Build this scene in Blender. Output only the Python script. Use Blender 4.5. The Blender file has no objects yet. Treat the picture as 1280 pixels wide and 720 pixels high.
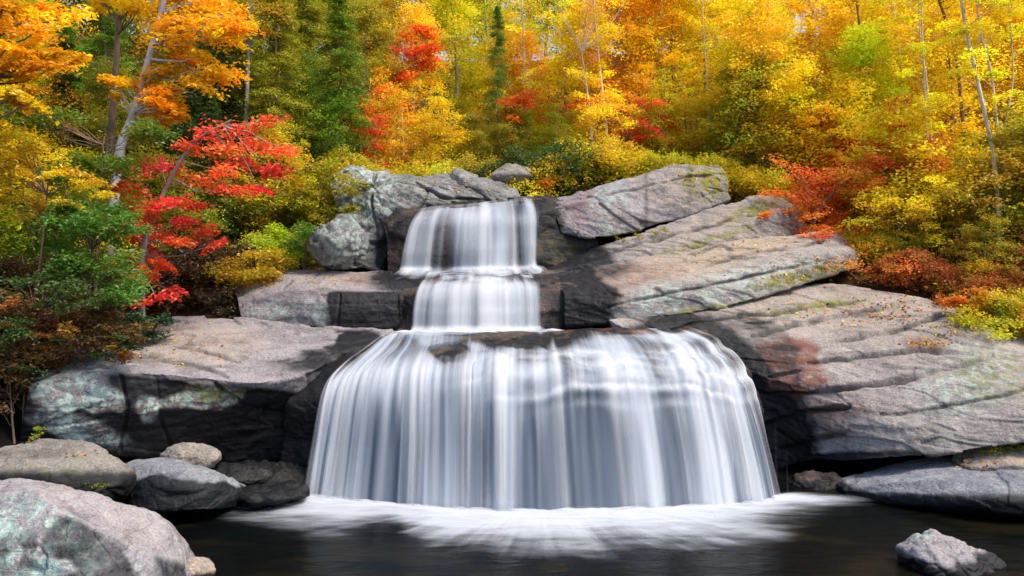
import bpy, math
import numpy as np
from mathutils import Vector

F, CX, HY, CZ = 1108.0, 640.0, 330.0, 3.3          # focal length and horizon in photo pixels, camera height in metres
S = bpy.context.scene
COL = S.collection
RNG = np.random.default_rng(7)

def W(px, py, D):
    return np.array([(px-CX)/F*D, D, CZ+(HY-py)/F*D])
def wx(px, D): return (px-CX)/F*D
def PXPY(P):
    d = np.maximum(P[:, 1], .1)
    return CX+P[:, 0]/d*F, HY-(P[:, 2]-CZ)/d*F

# ------------------------------------------------------------------ noise
_pr = np.random.default_rng(1234)
PERM = np.concatenate([_pr.permutation(256)]*3)
GRAD = _pr.normal(size=(256, 3)); GRAD /= np.linalg.norm(GRAD, axis=1)[:, None]
def perlin(P, seed=0):
    P = P+seed*17.31
    i = np.floor(P).astype(int); f = P-i; i &= 255
    u = f*f*f*(f*(f*6-15)+10)
    out = 0
    for a in (0, 1):
        for b in (0, 1):
            for c in (0, 1):
                h = PERM[PERM[PERM[(i[:, 0]+a) & 255]+((i[:, 1]+b) & 255)]+((i[:, 2]+c) & 255)]
                g = GRAD[h]
                d = g[:, 0]*(f[:, 0]-a)+g[:, 1]*(f[:, 1]-b)+g[:, 2]*(f[:, 2]-c)
                w = (u[:, 0] if a else 1-u[:, 0])*(u[:, 1] if b else 1-u[:, 1])*(u[:, 2] if c else 1-u[:, 2])
                out = out+d*w
    return out*1.5
def fbm(P, o=4, seed=0, gain=.5):
    r = 0; a = 1
    for k in range(o):
        r = r+a*perlin(P*2.03**k, seed+k*3); a *= gain
    return r
def worley(P, seed=0):
    P = P+seed*9.7
    i = np.floor(P).astype(int)
    f1 = np.full(len(P), 9.); f2 = f1.copy(); cid = np.zeros(len(P))
    for a in (-1, 0, 1):
        for b in (-1, 0, 1):
            for c in (-1, 0, 1):
                q = i+np.array([a, b, c]); qi = q & 255
                h = PERM[PERM[PERM[qi[:, 0]]+qi[:, 1]]+qi[:, 2]]
                off = np.stack([PERM[h], PERM[h+57], PERM[h+131]], 1)/256.
                d = np.linalg.norm(q+off-P, axis=1)
                m = d < f1
                f2 = np.where(m, f1, np.minimum(f2, d)); cid = np.where(m, PERM[h+201]/256., cid); f1 = np.where(m, d, f1)
    return f1, f2, cid
def sstep(a, b, x):
    t = np.clip((x-a)/(b-a), 0, 1); return t*t*(3-2*t)

# ------------------------------------------------------------------ mesh building
def make_mesh(name, V, Fq, attrs=None, uv=None, smooth=True):
    V = np.asarray(V, dtype=np.float32); Fq = np.asarray(Fq, dtype=np.int32)
    me = bpy.data.meshes.new(name); k = Fq.shape[1]
    me.vertices.add(len(V)); me.vertices.foreach_set('co', V.ravel())
    me.loops.add(Fq.size); me.loops.foreach_set('vertex_index', Fq.ravel())
    me.polygons.add(len(Fq))
    me.polygons.foreach_set('loop_start', np.arange(0, Fq.size, k, dtype=np.int32))
    me.polygons.foreach_set('loop_total', np.full(len(Fq), k, dtype=np.int32))
    me.polygons.foreach_set('use_smooth', np.full(len(Fq), smooth))
    for nm, (typ, arr) in (attrs or {}).items():
        at = me.attributes.new(nm, typ, 'POINT')
        if typ == 'FLOAT': at.data.foreach_set('value', np.asarray(arr, np.float32).ravel())
        else: at.data.foreach_set('vector', np.asarray(arr, np.float32).ravel())
    if uv is not None:
        l = me.uv_layers.new(name='UVMap'); l.data.foreach_set('uv', np.asarray(uv, np.float32)[Fq.ravel()].ravel())
    me.update(calc_edges=True); me.validate()
    return me
def link(name, me, mat=None, parent=None, loc=None):
    o = bpy.data.objects.new(name, me); COL.objects.link(o)
    if mat and me and not me.materials: me.materials.append(mat)
    if parent: o.parent = parent
    if loc is not None: o.location = loc
    return o
def tag(o, label=None, cat=None, group=None, kind=None):
    if label: o['label'] = label
    if cat: o['category'] = cat
    if group: o['group'] = group
    if kind: o['kind'] = kind
    return o
def empty(name, loc, rz=0):
    o = bpy.data.objects.new(name, None); COL.objects.link(o); o.location = loc; o.rotation_euler = (0, 0, rz)
    o.empty_display_size = .3
    return o
def base_of(V):
    return np.array([(V[:, 0].min()+V[:, 0].max())/2, (V[:, 1].min()+V[:, 1].max())/2, V[:, 2].min()])

def catmull(P, n):
    """P: S x ... ; resample along the first axis with a Catmull-Rom curve"""
    Sn = len(P); t = np.linspace(0, Sn-1, n); i = np.clip(t.astype(int), 0, Sn-2); f = t-i
    Q = np.concatenate([2*P[:1]-P[1:2], P, 2*P[-1:]-P[-2:-1]])
    f = f.reshape((-1,)+(1,)*(P.ndim-1))
    p0, p1, p2, p3 = Q[i], Q[i+1], Q[i+2], Q[i+3]
    return .5*((2*p1)+(-p0+p2)*f+(2*p0-5*p1+4*p2-p3)*f*f+(-p0+3*p1-3*p2+p3)*f**3)
def resample_v(G, nv, curve=False):
    """G: nu x K x 3 -> nu x nv x 3 by mean chord length"""
    d = np.linalg.norm(np.diff(G, axis=1), axis=2).mean(0); c = np.concatenate([[0], np.cumsum(d)])
    t = np.linspace(0, c[-1], nv); i = np.clip(np.searchsorted(c, t, side='right')-1, 0, len(c)-2)
    f = ((t-c[i])/(c[i+1]-c[i]))[None, :, None]
    if curve:
        Q = np.concatenate([2*G[:, :1]-G[:, 1:2], G, 2*G[:, -1:]-G[:, -2:-1]], 1)
        p0, p1, p2, p3 = Q[:, i], Q[:, i+1], Q[:, i+2], Q[:, i+3]
        return .5*((2*p1)+(-p0+p2)*f+(2*p0-5*p1+4*p2-p3)*f*f+(-p0+3*p1-3*p2+p3)*f**3)
    return G[:, i]*(1-f)+G[:, i+1]*f
def smooth_grid(G, n, loop=False):
    for _ in range(n):
        H = G.copy()
        H[:, 1:-1] = .25*G[:, :-2]+.5*G[:, 1:-1]+.25*G[:, 2:]
        if loop:
            H[:, 0] = .25*G[:, -1]+.5*G[:, 0]+.25*G[:, 1]; H[:, -1] = .25*G[:, -2]+.5*G[:, -1]+.25*G[:, 0]
        G = H.copy()
        G[1:-1] = .25*H[:-2]+.5*H[1:-1]+.25*H[2:]
    return G
def grid_normals(G, loop=False):
    du = np.gradient(G, axis=0)
    dv = (np.roll(G, -1, 1)-np.roll(G, 1, 1)) if loop else np.gradient(G, axis=1)
    n = np.cross(du, dv); n /= np.maximum(np.linalg.norm(n, axis=2), 1e-9)[..., None]
    return n
def grid_faces(nu, nv, loop=False):
    a = np.arange(nu-1)[:, None]; b = np.arange(nv if loop else nv-1)[None, :]; b2 = (b+1) % nv
    return np.stack([(a*nv+b), (a*nv+b2), ((a+1)*nv+b2), ((a+1)*nv+b)], -1).reshape(-1, 4)

def seg_dist(px, py, line):
    d = np.full(len(px), 1e9)
    for (x0, y0), (x1, y1) in zip(line[:-1], line[1:]):
        L = (x1-x0)**2+(y1-y0)**2
        t = np.clip(((px-x0)*(x1-x0)+(py-y0)*(y1-y0))/L, 0, 1)
        d = np.minimum(d, np.hypot(px-x0-t*(x1-x0), py-y0-t*(y1-y0)))
    return d
def blob(px, py, cx, cy, rx, ry, rot=0, soft=.5):
    a = math.radians(rot); dx, dy = px-cx, py-cy
    x = dx*math.cos(a)+dy*math.sin(a); y = -dx*math.sin(a)+dy*math.cos(a)
    return 1-sstep(1-soft, 1+soft, np.sqrt((x/rx)**2+(y/ry)**2))

def finish_rock(name, V, Fq, mat, masks, label, cat, group=None, kind=None, extra=None):
    px, py = PXPY(V)
    m = masks(px, py, V) if masks else {}
    z = np.zeros(len(V))
    m['wet'] = np.maximum(m.get('wet', z)+z, sstep(.17, .05, V[:, 2]+.05*perlin(V*3, 5)))
    A = np.stack([m.get('wet', z)+z, m.get('lichen', z)+z, m.get('rust', z)+z], 1)
    B = np.stack([m.get('moss', z)+z, m.get('warm', z)+z, m.get('crack', z)+z], 1)
    if extra is not None: B[:, 2] = np.maximum(B[:, 2], extra)
    b = base_of(V)
    me = make_mesh(name, V-b, Fq, {'ma': ('FLOAT_VECTOR', A), 'mb': ('FLOAT_VECTOR', B)})
    o = link(name, me, mat, loc=b)
    return tag(o, label, cat, group, kind)

def slab(name, st, mat, label, masks=None, nu=300, nv=150, back=2.0, under=.6, sm=3, amp=.05, amp2=.012, block=.04,
         bscale=(1.1, 1.1, 3.5), dip=-10, cracks=(), seed=0, cat='rock ledge', kind=None, group=None, bot=0.0):
    """a solid rock: stations (left to right) of photo-measured points (x, y, distance) from the back edge of its top over the lip to the foot"""
    P = np.array([[W(*p) for p in s] for s in st])
    G = catmull(P, nu)
    t = G[:, 0]+np.array([0, back, -.25]); t2 = G[:, -1]+np.array([0, under, -bot])
    t3 = G[:, -1].copy(); t3[:, 1] = t[:, 1]; t3[:, 2] -= bot+.05
    G = np.concatenate([G, t2[:, None], t3[:, None], t[:, None]], 1)
    # more samples on the visible part
    Kv = len(st[0])
    vis = resample_v(G[:, :Kv], int(nv*.8)); hid = resample_v(G[:, Kv-1:], max(8, int(nv*.2)))[:, 1:-1]
    G = np.concatenate([vis, hid], 1); n = G.shape[1]
    G = smooth_grid(G, sm, True)
    N = grid_normals(G, True)
    ctr = G.reshape(-1, 3).mean(0)
    if ((G-G.mean(1, keepdims=True))*N).sum() < 0: N = -N
    V = G.reshape(-1, 3); Nn = N.reshape(-1, 3)
    a = math.radians(dip); R = np.array([[math.cos(a), 0, math.sin(a)], [0, 1, 0], [-math.sin(a), 0, math.cos(a)]])
    Q = V@R.T
    d = amp*fbm(V*.8, 3, seed)
    d += amp*.5*fbm(Q*np.array([.7, .7, 5.]), 3, seed+5)
    Qw = Q+.25*np.stack([perlin(V*.8, 31), perlin(V*.8, 33), perlin(V*.8, 35)], 1)
    f1, f2, cid = worley(Qw*np.array(bscale), seed+2)
    crack = 1-sstep(0., .07, f2-f1)
    d += block*(cid-.5)-block*.12*crack
    f1, f2, cid2 = worley(Qw*np.array(bscale)*2.7, seed+4)
    d += block*.35*(cid2-.5)
    d += amp2*fbm(V*7, 3, seed+9)
    px, py = PXPY(V)
    ck = np.zeros(len(V))
    wob = 2.5*fbm(V*1.1, 3, seed+20)+1.0*fbm(V*5, 2, seed+21)
    brk = sstep(-.5, .1, fbm(V*1.6, 2, seed+41))
    for line, wpx, dep in cracks:
        dd = np.abs(seg_dist(px, py+wob, line))
        cc = (1-sstep(wpx*.15, wpx*.8, dd))*(.3+.7*brk)
        ln = np.array(line, float)
        if abs(ln[-1, 0]-ln[0, 0]) > abs(ln[-1, 1]-ln[0, 1]):
            yl = np.interp(px, ln[:, 0], ln[:, 1]); bl = py+wob-yl; L = ln[-1, 0]-ln[0, 0]
            inx = sstep(-.02*L, .12*L, px-ln[0, 0])*sstep(-.02*L, .12*L, ln[-1, 0]-px)
            d -= dep*.5*inx*sstep(-1.0, 1.6, bl)*np.exp(-np.maximum(bl, 0)/20)
            d += dep*.15*inx*(1-sstep(-1.0, 1.6, bl))*np.exp(np.minimum(bl, 0)/14)
        d -= dep*.8*cc; ck = np.maximum(ck, cc)
        # the bed below each crack is set back a little
    V = V+Nn*d[:, None]
    Fq = grid_faces(nu, n, True)
    # end caps
    c0 = V[:n].mean(0); c1 = V[-n:].mean(0); i0 = len(V); V = np.concatenate([V, [c0, c1]])
    j = np.arange(n); j2 = (j+1) % n
    cap0 = np.stack([j, np.full(n, i0), np.full(n, i0), j2], 1)
    tri = np.concatenate([np.stack([j, np.full(n, i0), j2], 1), np.stack([(nu-1)*n+j2, np.full(n, i0+1), (nu-1)*n+j], 1)])
    # quads + caps as two-triangle-compatible: store caps as quads with a doubled rim vertex moved along the rim
    mids = (V[tri[:, 0]]+V[tri[:, 2]])/2
    k0 = len(V); V = np.concatenate([V, mids]); k = np.arange(len(tri))+k0
    caps = np.stack([tri[:, 0], tri[:, 1], tri[:, 2], k], 1)
    Fq = np.concatenate([Fq, caps])
    ck = np.concatenate([np.maximum(ck, crack*.12), np.zeros(len(V)-len(ck))])
    return finish_rock(name, V, Fq, mat, masks, label, cat, group, kind, ck)

def ico(sub):
    import bmesh
    bm = bmesh.new(); bmesh.ops.create_icosphere(bm, subdivisions=sub, radius=1)
    V = np.array([v.co[:] for v in bm.verts]); T = np.array([[v.index for v in f.verts] for f in bm.faces]); bm.free()
    return V, T
ICO = {k: ico(k) for k in (5, 6)}
def boulder(name, x0, x1, y0, y1, D, depth, mat, label, seed=0, planes=(), nplanes=16, power=9, amp=.03, amp2=.01, masks=None,
            flat=0, sub=6, cat='boulder', group=None, rot=0, tilt=0):
    """faceted boulder filling a measured box; depth in metres"""
    c = W((x0+x1)/2, (y0+y1)/2, D); rx = (x1-x0)/2/F*D; rz = (y1-y0)/2/F*D; ry = depth/2
    V, T = ICO[sub]
    r = np.random.default_rng(seed)
    pl = r.normal(size=(nplanes, 3)); pl /= np.linalg.norm(pl, axis=1)[:, None]
    dist = r.uniform(.72, 1.0, nplanes)
    if len(planes):
        q = np.array(planes, float); pl = np.concatenate([q[:, :3]/np.linalg.norm(q[:, :3], axis=1)[:, None], pl]); dist = np.concatenate([q[:, 3], dist])
    dots = np.maximum(V@pl.T, 0)/dist
    rad = (1+np.sum(dots**power, 1))**(-1/power)*1.12
    P = V*np.minimum(rad, 1.05)[:, None]
    a = math.radians(tilt); ca, sa = math.cos(a), math.sin(a)
    for _ in (0,):
        lo, hi = P.min(0), P.max(0); P = (P-(lo+hi)/2)/((hi-lo)/2)
    P = P*np.array([rx, ry, rz])
    if tilt: P = np.stack([P[:, 0]*ca-P[:, 2]*sa, P[:, 1], P[:, 0]*sa+P[:, 2]*ca], 1)
    s = (rx+rz)/2
    N = V/np.array([rx, ry, rz]); N /= np.linalg.norm(N, axis=1)[:, None]
    d = amp*fbm(P*1.3/s+seed, 4, seed)+amp2*fbm(P*9, 3, seed+3)
    f1, f2, cid = worley(P*1.7/s+seed, seed); d += amp*.8*(cid-.5)-amp*.5*(1-sstep(0, .08, f2-f1))
    P = P+N*d[:, None]+c
    k0 = len(P)
    # store as triangles
    return finish_tri(name, P, T, mat, masks, label, cat, group)
def finish_tri(name, V, T, mat, masks, label, cat, group):
    px, py = PXPY(V); m = masks(px, py, V) if masks else {}; z = np.zeros(len(V))
    m['wet'] = np.maximum(m.get('wet', z)+z, sstep(.17, .05, V[:, 2]+.05*perlin(V*3, 5)))
    A = np.stack([m.get('wet', z)+z, m.get('lichen', z)+z, m.get('rust', z)+z], 1)
    B = np.stack([m.get('moss', z)+z, m.get('warm', z)+z, m.get('crack', z)+z], 1)
    b = base_of(V)
    me = make_mesh(name, V-b, T, {'ma': ('FLOAT_VECTOR', A), 'mb': ('FLOAT_VECTOR', B)})
    return tag(link(name, me, mat, loc=b), label, cat, group)

# ------------------------------------------------------------------ materials
class NT:
    def __init__(s, name):
        s.m = bpy.data.materials.new(name); s.m.use_nodes = True; s.t = s.m.node_tree; s.t.nodes.clear()
        s.out = s.n('ShaderNodeOutputMaterial')
    def n(s, typ, **kw):
        nd = s.t.nodes.new(typ)
        for k, v in kw.items():
            if k.startswith('i_'): nd.inputs[k[2:].replace('_', ' ')].default_value = v
            else: setattr(nd, k, v)
        return nd
    def l(s, a, b): s.t.links.new(a, b)
    def val(s, sock, v):
        if hasattr(v, 'is_linked') or hasattr(v, 'links'): s.l(v, sock)
        else: sock.default_value = v
    def math(s, op, a, b=0., c=None, clamp=False):
        nd = s.n('ShaderNodeMath', operation=op); nd.use_clamp = clamp
        s.val(nd.inputs[0], a); s.val(nd.inputs[1], b)
        if c is not None: s.val(nd.inputs[2], c)
        return nd.outputs[0]
    def noise(s, vec, scale, detail=4, rough=.6, dist=0):
        nd = s.n('ShaderNodeTexNoise'); nd.inputs['Scale'].default_value = scale; nd.inputs['Detail'].default_value = detail
        nd.inputs['Roughness'].default_value = rough; nd.inputs['Distortion'].default_value = dist
        if vec is not None: s.l(vec, nd.inputs['Vector'])
        return nd.outputs['Fac']
    def map(s, vec, scale=(1, 1, 1), rot=(0, 0, 0), loc=(0, 0, 0)):
        nd = s.n('ShaderNodeMapping'); nd.inputs['Scale'].default_value = scale; nd.inputs['Rotation'].default_value = rot; nd.inputs['Location'].default_value = loc
        s.l(vec, nd.inputs['Vector']); return nd.outputs[0]
    def ss(s, x, a, b, lo=0., hi=1.):
        nd = s.n('ShaderNodeMapRange', interpolation_type='SMOOTHSTEP')
        s.val(nd.inputs['Value'], x)
        for k, v in (('From Min', a), ('From Max', b), ('To Min', lo), ('To Max', hi)): nd.inputs[k].default_value = v
        return nd.outputs[0]
    def mix(s, f, a, b, blend='MIX'):
        nd = s.n('ShaderNodeMix', data_type='RGBA', blend_type=blend)
        s.val(nd.inputs[0], f); 
        for k, v in ((6, a), (7, b)):
            if isinstance(v, tuple): nd.inputs[k].default_value = v if len(v) == 4 else (*v, 1)
            else: s.l(v, nd.inputs[k])
        return nd.outputs[2]

def rock_mat(name, c1, c2, c3, dip=-10, streak=.6, dark=(.05, .045, .04), speck=1.0):
    t = NT(name)
    pos = t.n('ShaderNodeNewGeometry').outputs['Position']
    A = t.n('ShaderNodeAttribute', attribute_name='ma'); B = t.n('ShaderNodeAttribute', attribute_name='mb')
    sa = t.n('ShaderNodeSeparateXYZ'); t.l(A.outputs['Vector'], sa.inputs[0]); wet, lich, rust = sa.outputs
    sb = t.n('ShaderNodeSeparateXYZ'); t.l(B.outputs['Vector'], sb.inputs[0]); moss, warm, crack = sb.outputs
    bed = t.map(pos, (1, 1, 7), (0, math.radians(-dip), 0))
    n1 = t.noise(pos, .9, 6, .65, .6); n2 = t.noise(bed, 1.1, 7, .7, .4); n3 = t.noise(pos, 3.6, 6, .7); n4 = t.noise(pos, 38, 3, .75); n5 = t.noise(pos, 11, 5, .8, .3)
    c = t.mix(t.ss(n1, .38, .62), c1, c2)
    c = t.mix(t.math('MULTIPLY', t.ss(n3, .48, .68), .75), c, c3)
    c = t.mix(t.math('MULTIPLY', warm, t.ss(n3, .2, .6)), c, (.36, .275, .19))
    c = t.mix(t.math('MULTIPLY', t.ss(n2, .50, .66), streak), c, dark)
    # speckled crystals and small stains
    c = t.mix(t.math('MULTIPLY', t.ss(n4, .5, .68), .55*speck), c, (.045, .045, .05))
    c = t.mix(t.math('MULTIPLY', t.ss(n4, .48, .32), .45*speck), c, (.52, .50, .49))
    c = t.mix(t.math('MULTIPLY', t.ss(n5, .56, .7), .55), c, (.08, .075, .07))
    # rust-coloured algae, lichen, moss
    c = t.mix(t.math('MULTIPLY', rust, t.ss(t.math('ADD', t.math('MULTIPLY', n2, .6), t.math('MULTIPLY', n5, .4)), .39, .52, .2, .95)), c, (.15, .045, .028))
    ln = t.noise(pos, 7.5, 7, .75, .2); ln2 = t.noise(pos, 2.3, 4, .6)
    lf = t.math('MULTIPLY', t.ss(t.math('ADD', t.math('MULTIPLY', ln, .75), t.math('MULTIPLY', ln2, .25)), .46, .54), lich)
    c = t.mix(lf, c, t.mix(t.ss(n5, .4, .6), (.24, .36, .34), (.50, .58, .52)))
    mf = t.math('MULTIPLY', t.ss(t.noise(pos, 5, 6, .75), .42, .55), moss)
    c = t.mix(mf, c, t.mix(t.ss(n5, .4, .6), (.10, .12, .015), (.24, .21, .03)))
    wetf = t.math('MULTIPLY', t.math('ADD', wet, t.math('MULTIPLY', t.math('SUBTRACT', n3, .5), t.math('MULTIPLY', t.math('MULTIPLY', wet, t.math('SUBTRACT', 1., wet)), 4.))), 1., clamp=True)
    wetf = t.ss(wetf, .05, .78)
    c = t.mix(wetf, c, t.mix(.96, c, (.005, .006, .008)))  # the wet mask darkens damp rock and also carries shade painted into the colour
    c = t.mix(t.math('MULTIPLY', crack, .6), c, (.025, .022, .02))
    p = t.n('ShaderNodeBsdfPrincipled'); t.l(c, p.inputs['Base Color'])
    t.l(t.math('SUBTRACT', .9, t.math('MULTIPLY', wetf, .45)), p.inputs['Roughness']); p.inputs['Specular IOR Level'].default_value = .22
    h = t.math('ADD', t.math('MULTIPLY', n5, .5), t.math('ADD', t.math('MULTIPLY', n4, .16), t.math('MULTIPLY', n2, .9)))
    h = t.math('ADD', h, t.math('MULTIPLY', lf, .12))
    bp = t.n('ShaderNodeBump'); bp.inputs['Strength'].default_value = .75; bp.inputs['Distance'].default_value = .05
    t.l(h, bp.inputs['Height']); t.l(bp.outputs[0], p.inputs['Normal'])
    t.l(p.outputs[0], t.out.inputs[0])
    return t.m

def leaf_mat(name, fixed=None, trans=.52, var=.40, hue=.045, sat=1.0):
    t = NT(name)
    oi = t.n('ShaderNodeObjectInfo'); at = t.n('ShaderNodeAttribute', attribute_name='tint').outputs['Fac']
    base = oi.outputs['Color']
    if fixed:
        rgb = t.n('ShaderNodeRGB'); rgb.outputs[0].default_value = (*fixed, 1); base = rgb.outputs[0]
    h = t.n('ShaderNodeHueSaturation'); t.l(base, h.inputs['Color'])
    t.l(t.math('MULTIPLY_ADD', t.math('SUBTRACT', at, .5), hue*2, .5), h.inputs['Hue'])
    at2 = t.n('ShaderNodeAttribute', attribute_name='tintb').outputs['Fac']
    t.l(t.math('MULTIPLY_ADD', t.math('SUBTRACT', at2, .5), var*2, 1.0), h.inputs['Value']); h.inputs['Saturation'].default_value = sat
    d = t.n('ShaderNodeBsdfDiffuse'); t.l(h.outputs[0], d.inputs[0])
    tr = t.n('ShaderNodeBsdfTranslucent'); t.l(h.outputs[0], tr.inputs[0])
    gl = t.n('ShaderNodeBsdfGlossy'); gl.inputs['Roughness'].default_value = .45; gl.inputs[0].default_value = (1, 1, 1, 1)
    m = t.n('ShaderNodeMixShader'); m.inputs[0].default_value = trans; t.l(d.outputs[0], m.inputs[1]); t.l(tr.outputs[0], m.inputs[2])
    m2 = t.n('ShaderNodeMixShader'); m2.inputs[0].default_value = .025; t.l(m.outputs[0], m2.inputs[1]); t.l(gl.outputs[0], m2.inputs[2])
    t.l(m2.outputs[0], t.out.inputs[0]); return t.m

def bark_mat(name, c1, c2, scale=5, lichen=0.):
    t = NT(name); pos = t.n('ShaderNodeTexCoord').outputs['Object']
    v = t.map(pos, (1, 1, .25)); n = t.noise(v, scale*3, 6, .7, .3); n2 = t.noise(pos, scale*.6, 4, .6)
    c = t.mix(t.ss(n, .35, .65), c1, c2)
    if lichen: c = t.mix(t.math('MULTIPLY', t.ss(n2, .5, .6), lichen), c, (.30, .33, .30))
    c = t.mix(t.ss(n2, .56, .72, 0, .7), c, (.05, .04, .03))
    p = t.n('ShaderNodeBsdfPrincipled'); t.l(c, p.inputs['Base Color']); p.inputs['Roughness'].default_value = .9
    bp = t.n('ShaderNodeBump'); bp.inputs['Strength'].default_value = .6; bp.inputs['Distance'].default_value = .03; t.l(n, bp.inputs['Height']); t.l(bp.outputs[0], p.inputs['Normal'])
    t.l(p.outputs[0], t.out.inputs[0]); return t.m

def fall_mat(name, fu=60., fv=1.2, seed=0., tone=(.66, .71, .80), thick=1.0, con=2.2, wide=1.3, top=.95):
    """long, silky strands of falling water: white where it is thick, clear where it is thin"""
    t = NT(name)
    uv = t.n('ShaderNodeUVMap').outputs[0]; den = t.n('ShaderNodeAttribute', attribute_name='dens').outputs['Fac']
    a = t.noise(t.map(uv, (fu, fv, 1), loc=(seed, seed*.37, seed)), 1, 3, .55)
    b = t.noise(t.map(uv, (fu*3.3, fv*1.4, 1), loc=(seed*2, seed*.7, 3)), 1, 3, .6)
    c = t.noise(t.map(uv, (fu*.28, fv*1.2, 1), loc=(seed*3, seed, 9)), 1, 2, .5)
    f = t.math('ADD', t.math('MULTIPLY', a, .42), t.math('ADD', t.math('MULTIPLY', b, .26), t.math('MULTIPLY', c, .32)))
    x = t.math('ADD', t.math('MULTIPLY', t.math('SUBTRACT', f, .5), con), t.math('SUBTRACT', t.math('MULTIPLY', den, 1.5*thick), .35))
    al = t.ss(x, -.2, wide-.2, 0., top)
    al = t.math('MULTIPLY', al, t.ss(den, .0, .16))
    df = t.n('ShaderNodeBsdfDiffuse'); df.inputs[0].default_value = (*tone, 1)
    tl = t.n('ShaderNodeBsdfTranslucent'); tl.inputs[0].default_value = (*tone, 1)
    m = t.n('ShaderNodeMixShader'); m.inputs[0].default_value = .35; t.l(df.outputs[0], m.inputs[1]); t.l(tl.outputs[0], m.inputs[2])
    tp = t.n('ShaderNodeBsdfTransparent')
    mm = t.n('ShaderNodeMixShader'); t.l(al, mm.inputs[0]); t.l(tp.outputs[0], mm.inputs[1]); t.l(m.outputs[0], mm.inputs[2])
    t.l(mm.outputs[0], t.out.inputs[0]); return t.m

M = {}
M['slab'] = rock_mat('sandy_grey_rock', (.31, .268, .245), (.21, .183, .172), (.38, .335, .31), dip=-12, streak=.7)
M['left'] = rock_mat('pinkish_grey_rock', (.26, .236, .25), (.185, .168, .18), (.32, .295, .305), dip=6, streak=.5)
M['cliff'] = rock_mat('pale_grey_rock', (.19, .19, .182), (.12, .12, .117), (.30, .30, .285), dip=-25, streak=.5)
M['blue'] = rock_mat('bluish_grey_rock', (.215, .222, .25), (.14, .148, .175), (.33, .335, .36), dip=-8, streak=.4)
M['pink'] = rock_mat('pink_granite', (.33, .295, .315), (.24, .225, .255), (.42, .385, .39), dip=35, streak=.45)
M['wet'] = rock_mat('dark_bedrock', (.10, .085, .07), (.07, .06, .055), (.15, .12, .09), dip=-8, streak=.6)
M['leaf'] = leaf_mat('autumn_leaf')
M['needle'] = leaf_mat('needle_leaf', trans=.25, var=.4, hue=.03)
M['bark'] = bark_mat('brown_bark', (.13, .085, .055), (.25, .17, .11))
M['bark_grey'] = bark_mat('grey_bark', (.16, .14, .12), (.34, .31, .27), lichen=.5)
M['bark_pale'] = bark_mat('pale_bark', (.50, .42, .30), (.70, .60, .46), scale=3)
M['bark_birch'] = bark_mat('white_lichened_bark', (.40, .41, .42), (.60, .61, .62), scale=3, lichen=.6)

# ------------------------------------------------------------------ terrain
def ctrl():
    c = []
    for p in [(-40, 575, 11), (0, 520, 12.3), (-200, 430, 11), (40, 475, 13.0), (100, 450, 13.8), (160, 428, 14.6), (215, 404, 15.6), (300, 396, 15.9),
              (300, 350, 18), (360, 345, 17.6), (200, 335, 18), (100, 345, 17), (0, 360, 16), (-200, 300, 15), (300, 270, 24), (100, 240, 24), (0, 210, 24), (200, 205, 28),
              (400, 290, 19.3), (430, 235, 20.5), (520, 236, 21), (640, 240, 21), (640, 222, 24), (640, 180, 32), (450, 185, 28), (800, 205, 24), (760, 225, 20.6),
              (900, 232, 21), (960, 252, 20.4), (1000, 282, 19.3), (1060, 305, 18.6), (1085, 342, 17.4), (1165, 372, 16.4), (1240, 416, 15.2), (1310, 430, 14.7),
              (1280, 345, 18), (1150, 295, 20), (1280, 240, 22), (1000, 195, 26), (1280, 140, 30), (1000, 300, 18.6), (940, 300, 18.6)]:
        c.append(W(*p))
    for x in (-4, -2, 0, 2, 4):
        c += [(x, 13.8, -.7), (x, 15.6, .6), (x, 17.2, 2.2), (x, 19.2, 3.6)]
        for y in (-6, 0, 5, 9, 12): c.append((x, y, -1.0))
    c += [(5, 14.8, -.4), (6.5, 14, -.3), (8, 13.2, -.1), (-6, 12.6, .3), (-5, 14.5, 1.4), (-6.5, 13.6, 1.4), (8, 15.5, 1.6), (6, 12.5, -1), (7.6, 12, -.5), (5, 13.2, -.9), (5, 17, 1.2)]
    for x, y, z in [(-5.2, 9, -.4), (-5.5, 5, 0), (-8, 7, 1.2), (-12, 3, 3.5), (-20, 0, 7), (-8, -8, 1), (-20, -12, 6), (8, 9, .2), (7, 4, -.2), (10, 8, 1.5), (14, 10, 4), (16, 2, 4.5),
                    (9, -6, .8), (20, -12, 6), (0, -30, -1.2), (-30, -30, 8), (30, -30, 8), (-25, 20, 9), (25, 20, 10), (-40, 60, 20), (0, 45, 12.5), (0, 60, 17), (40, 60, 22),
                    (-25, 40, 14), (25, 40, 15), (0, 100, 24), (-100, 100, 34), (100, 100, 36), (-100, 0, 20), (100, 0, 22), (-100, -100, 16), (100, -100, 16), (0, -100, 4), (0, 160, 30)]:
        c.append((x, y, z))
    return np.array(c, float)
_C = ctrl()
_K = np.linalg.norm(_C[:, None, :2]-_C[None, :, :2], axis=2)
_A = np.block([[_K-.15*0*np.eye(len(_C)), np.ones((len(_C), 1))], [np.ones((1, len(_C))), np.zeros((1, 1))]])
_w = np.linalg.solve(_A+np.eye(len(_A))*1e-6, np.concatenate([_C[:, 2], [0]]))
def terrain_z(X, Y):
    X = np.atleast_1d(np.asarray(X, float)); Y = np.atleast_1d(np.asarray(Y, float))
    out = np.zeros(len(X))
    for s in range(0, len(X), 20000):
        k = np.hypot(X[s:s+20000, None]-_C[None, :, 0], Y[s:s+20000, None]-_C[None, :, 1])
        out[s:s+20000] = k@_w[:-1]+_w[-1]
    return out
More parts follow.
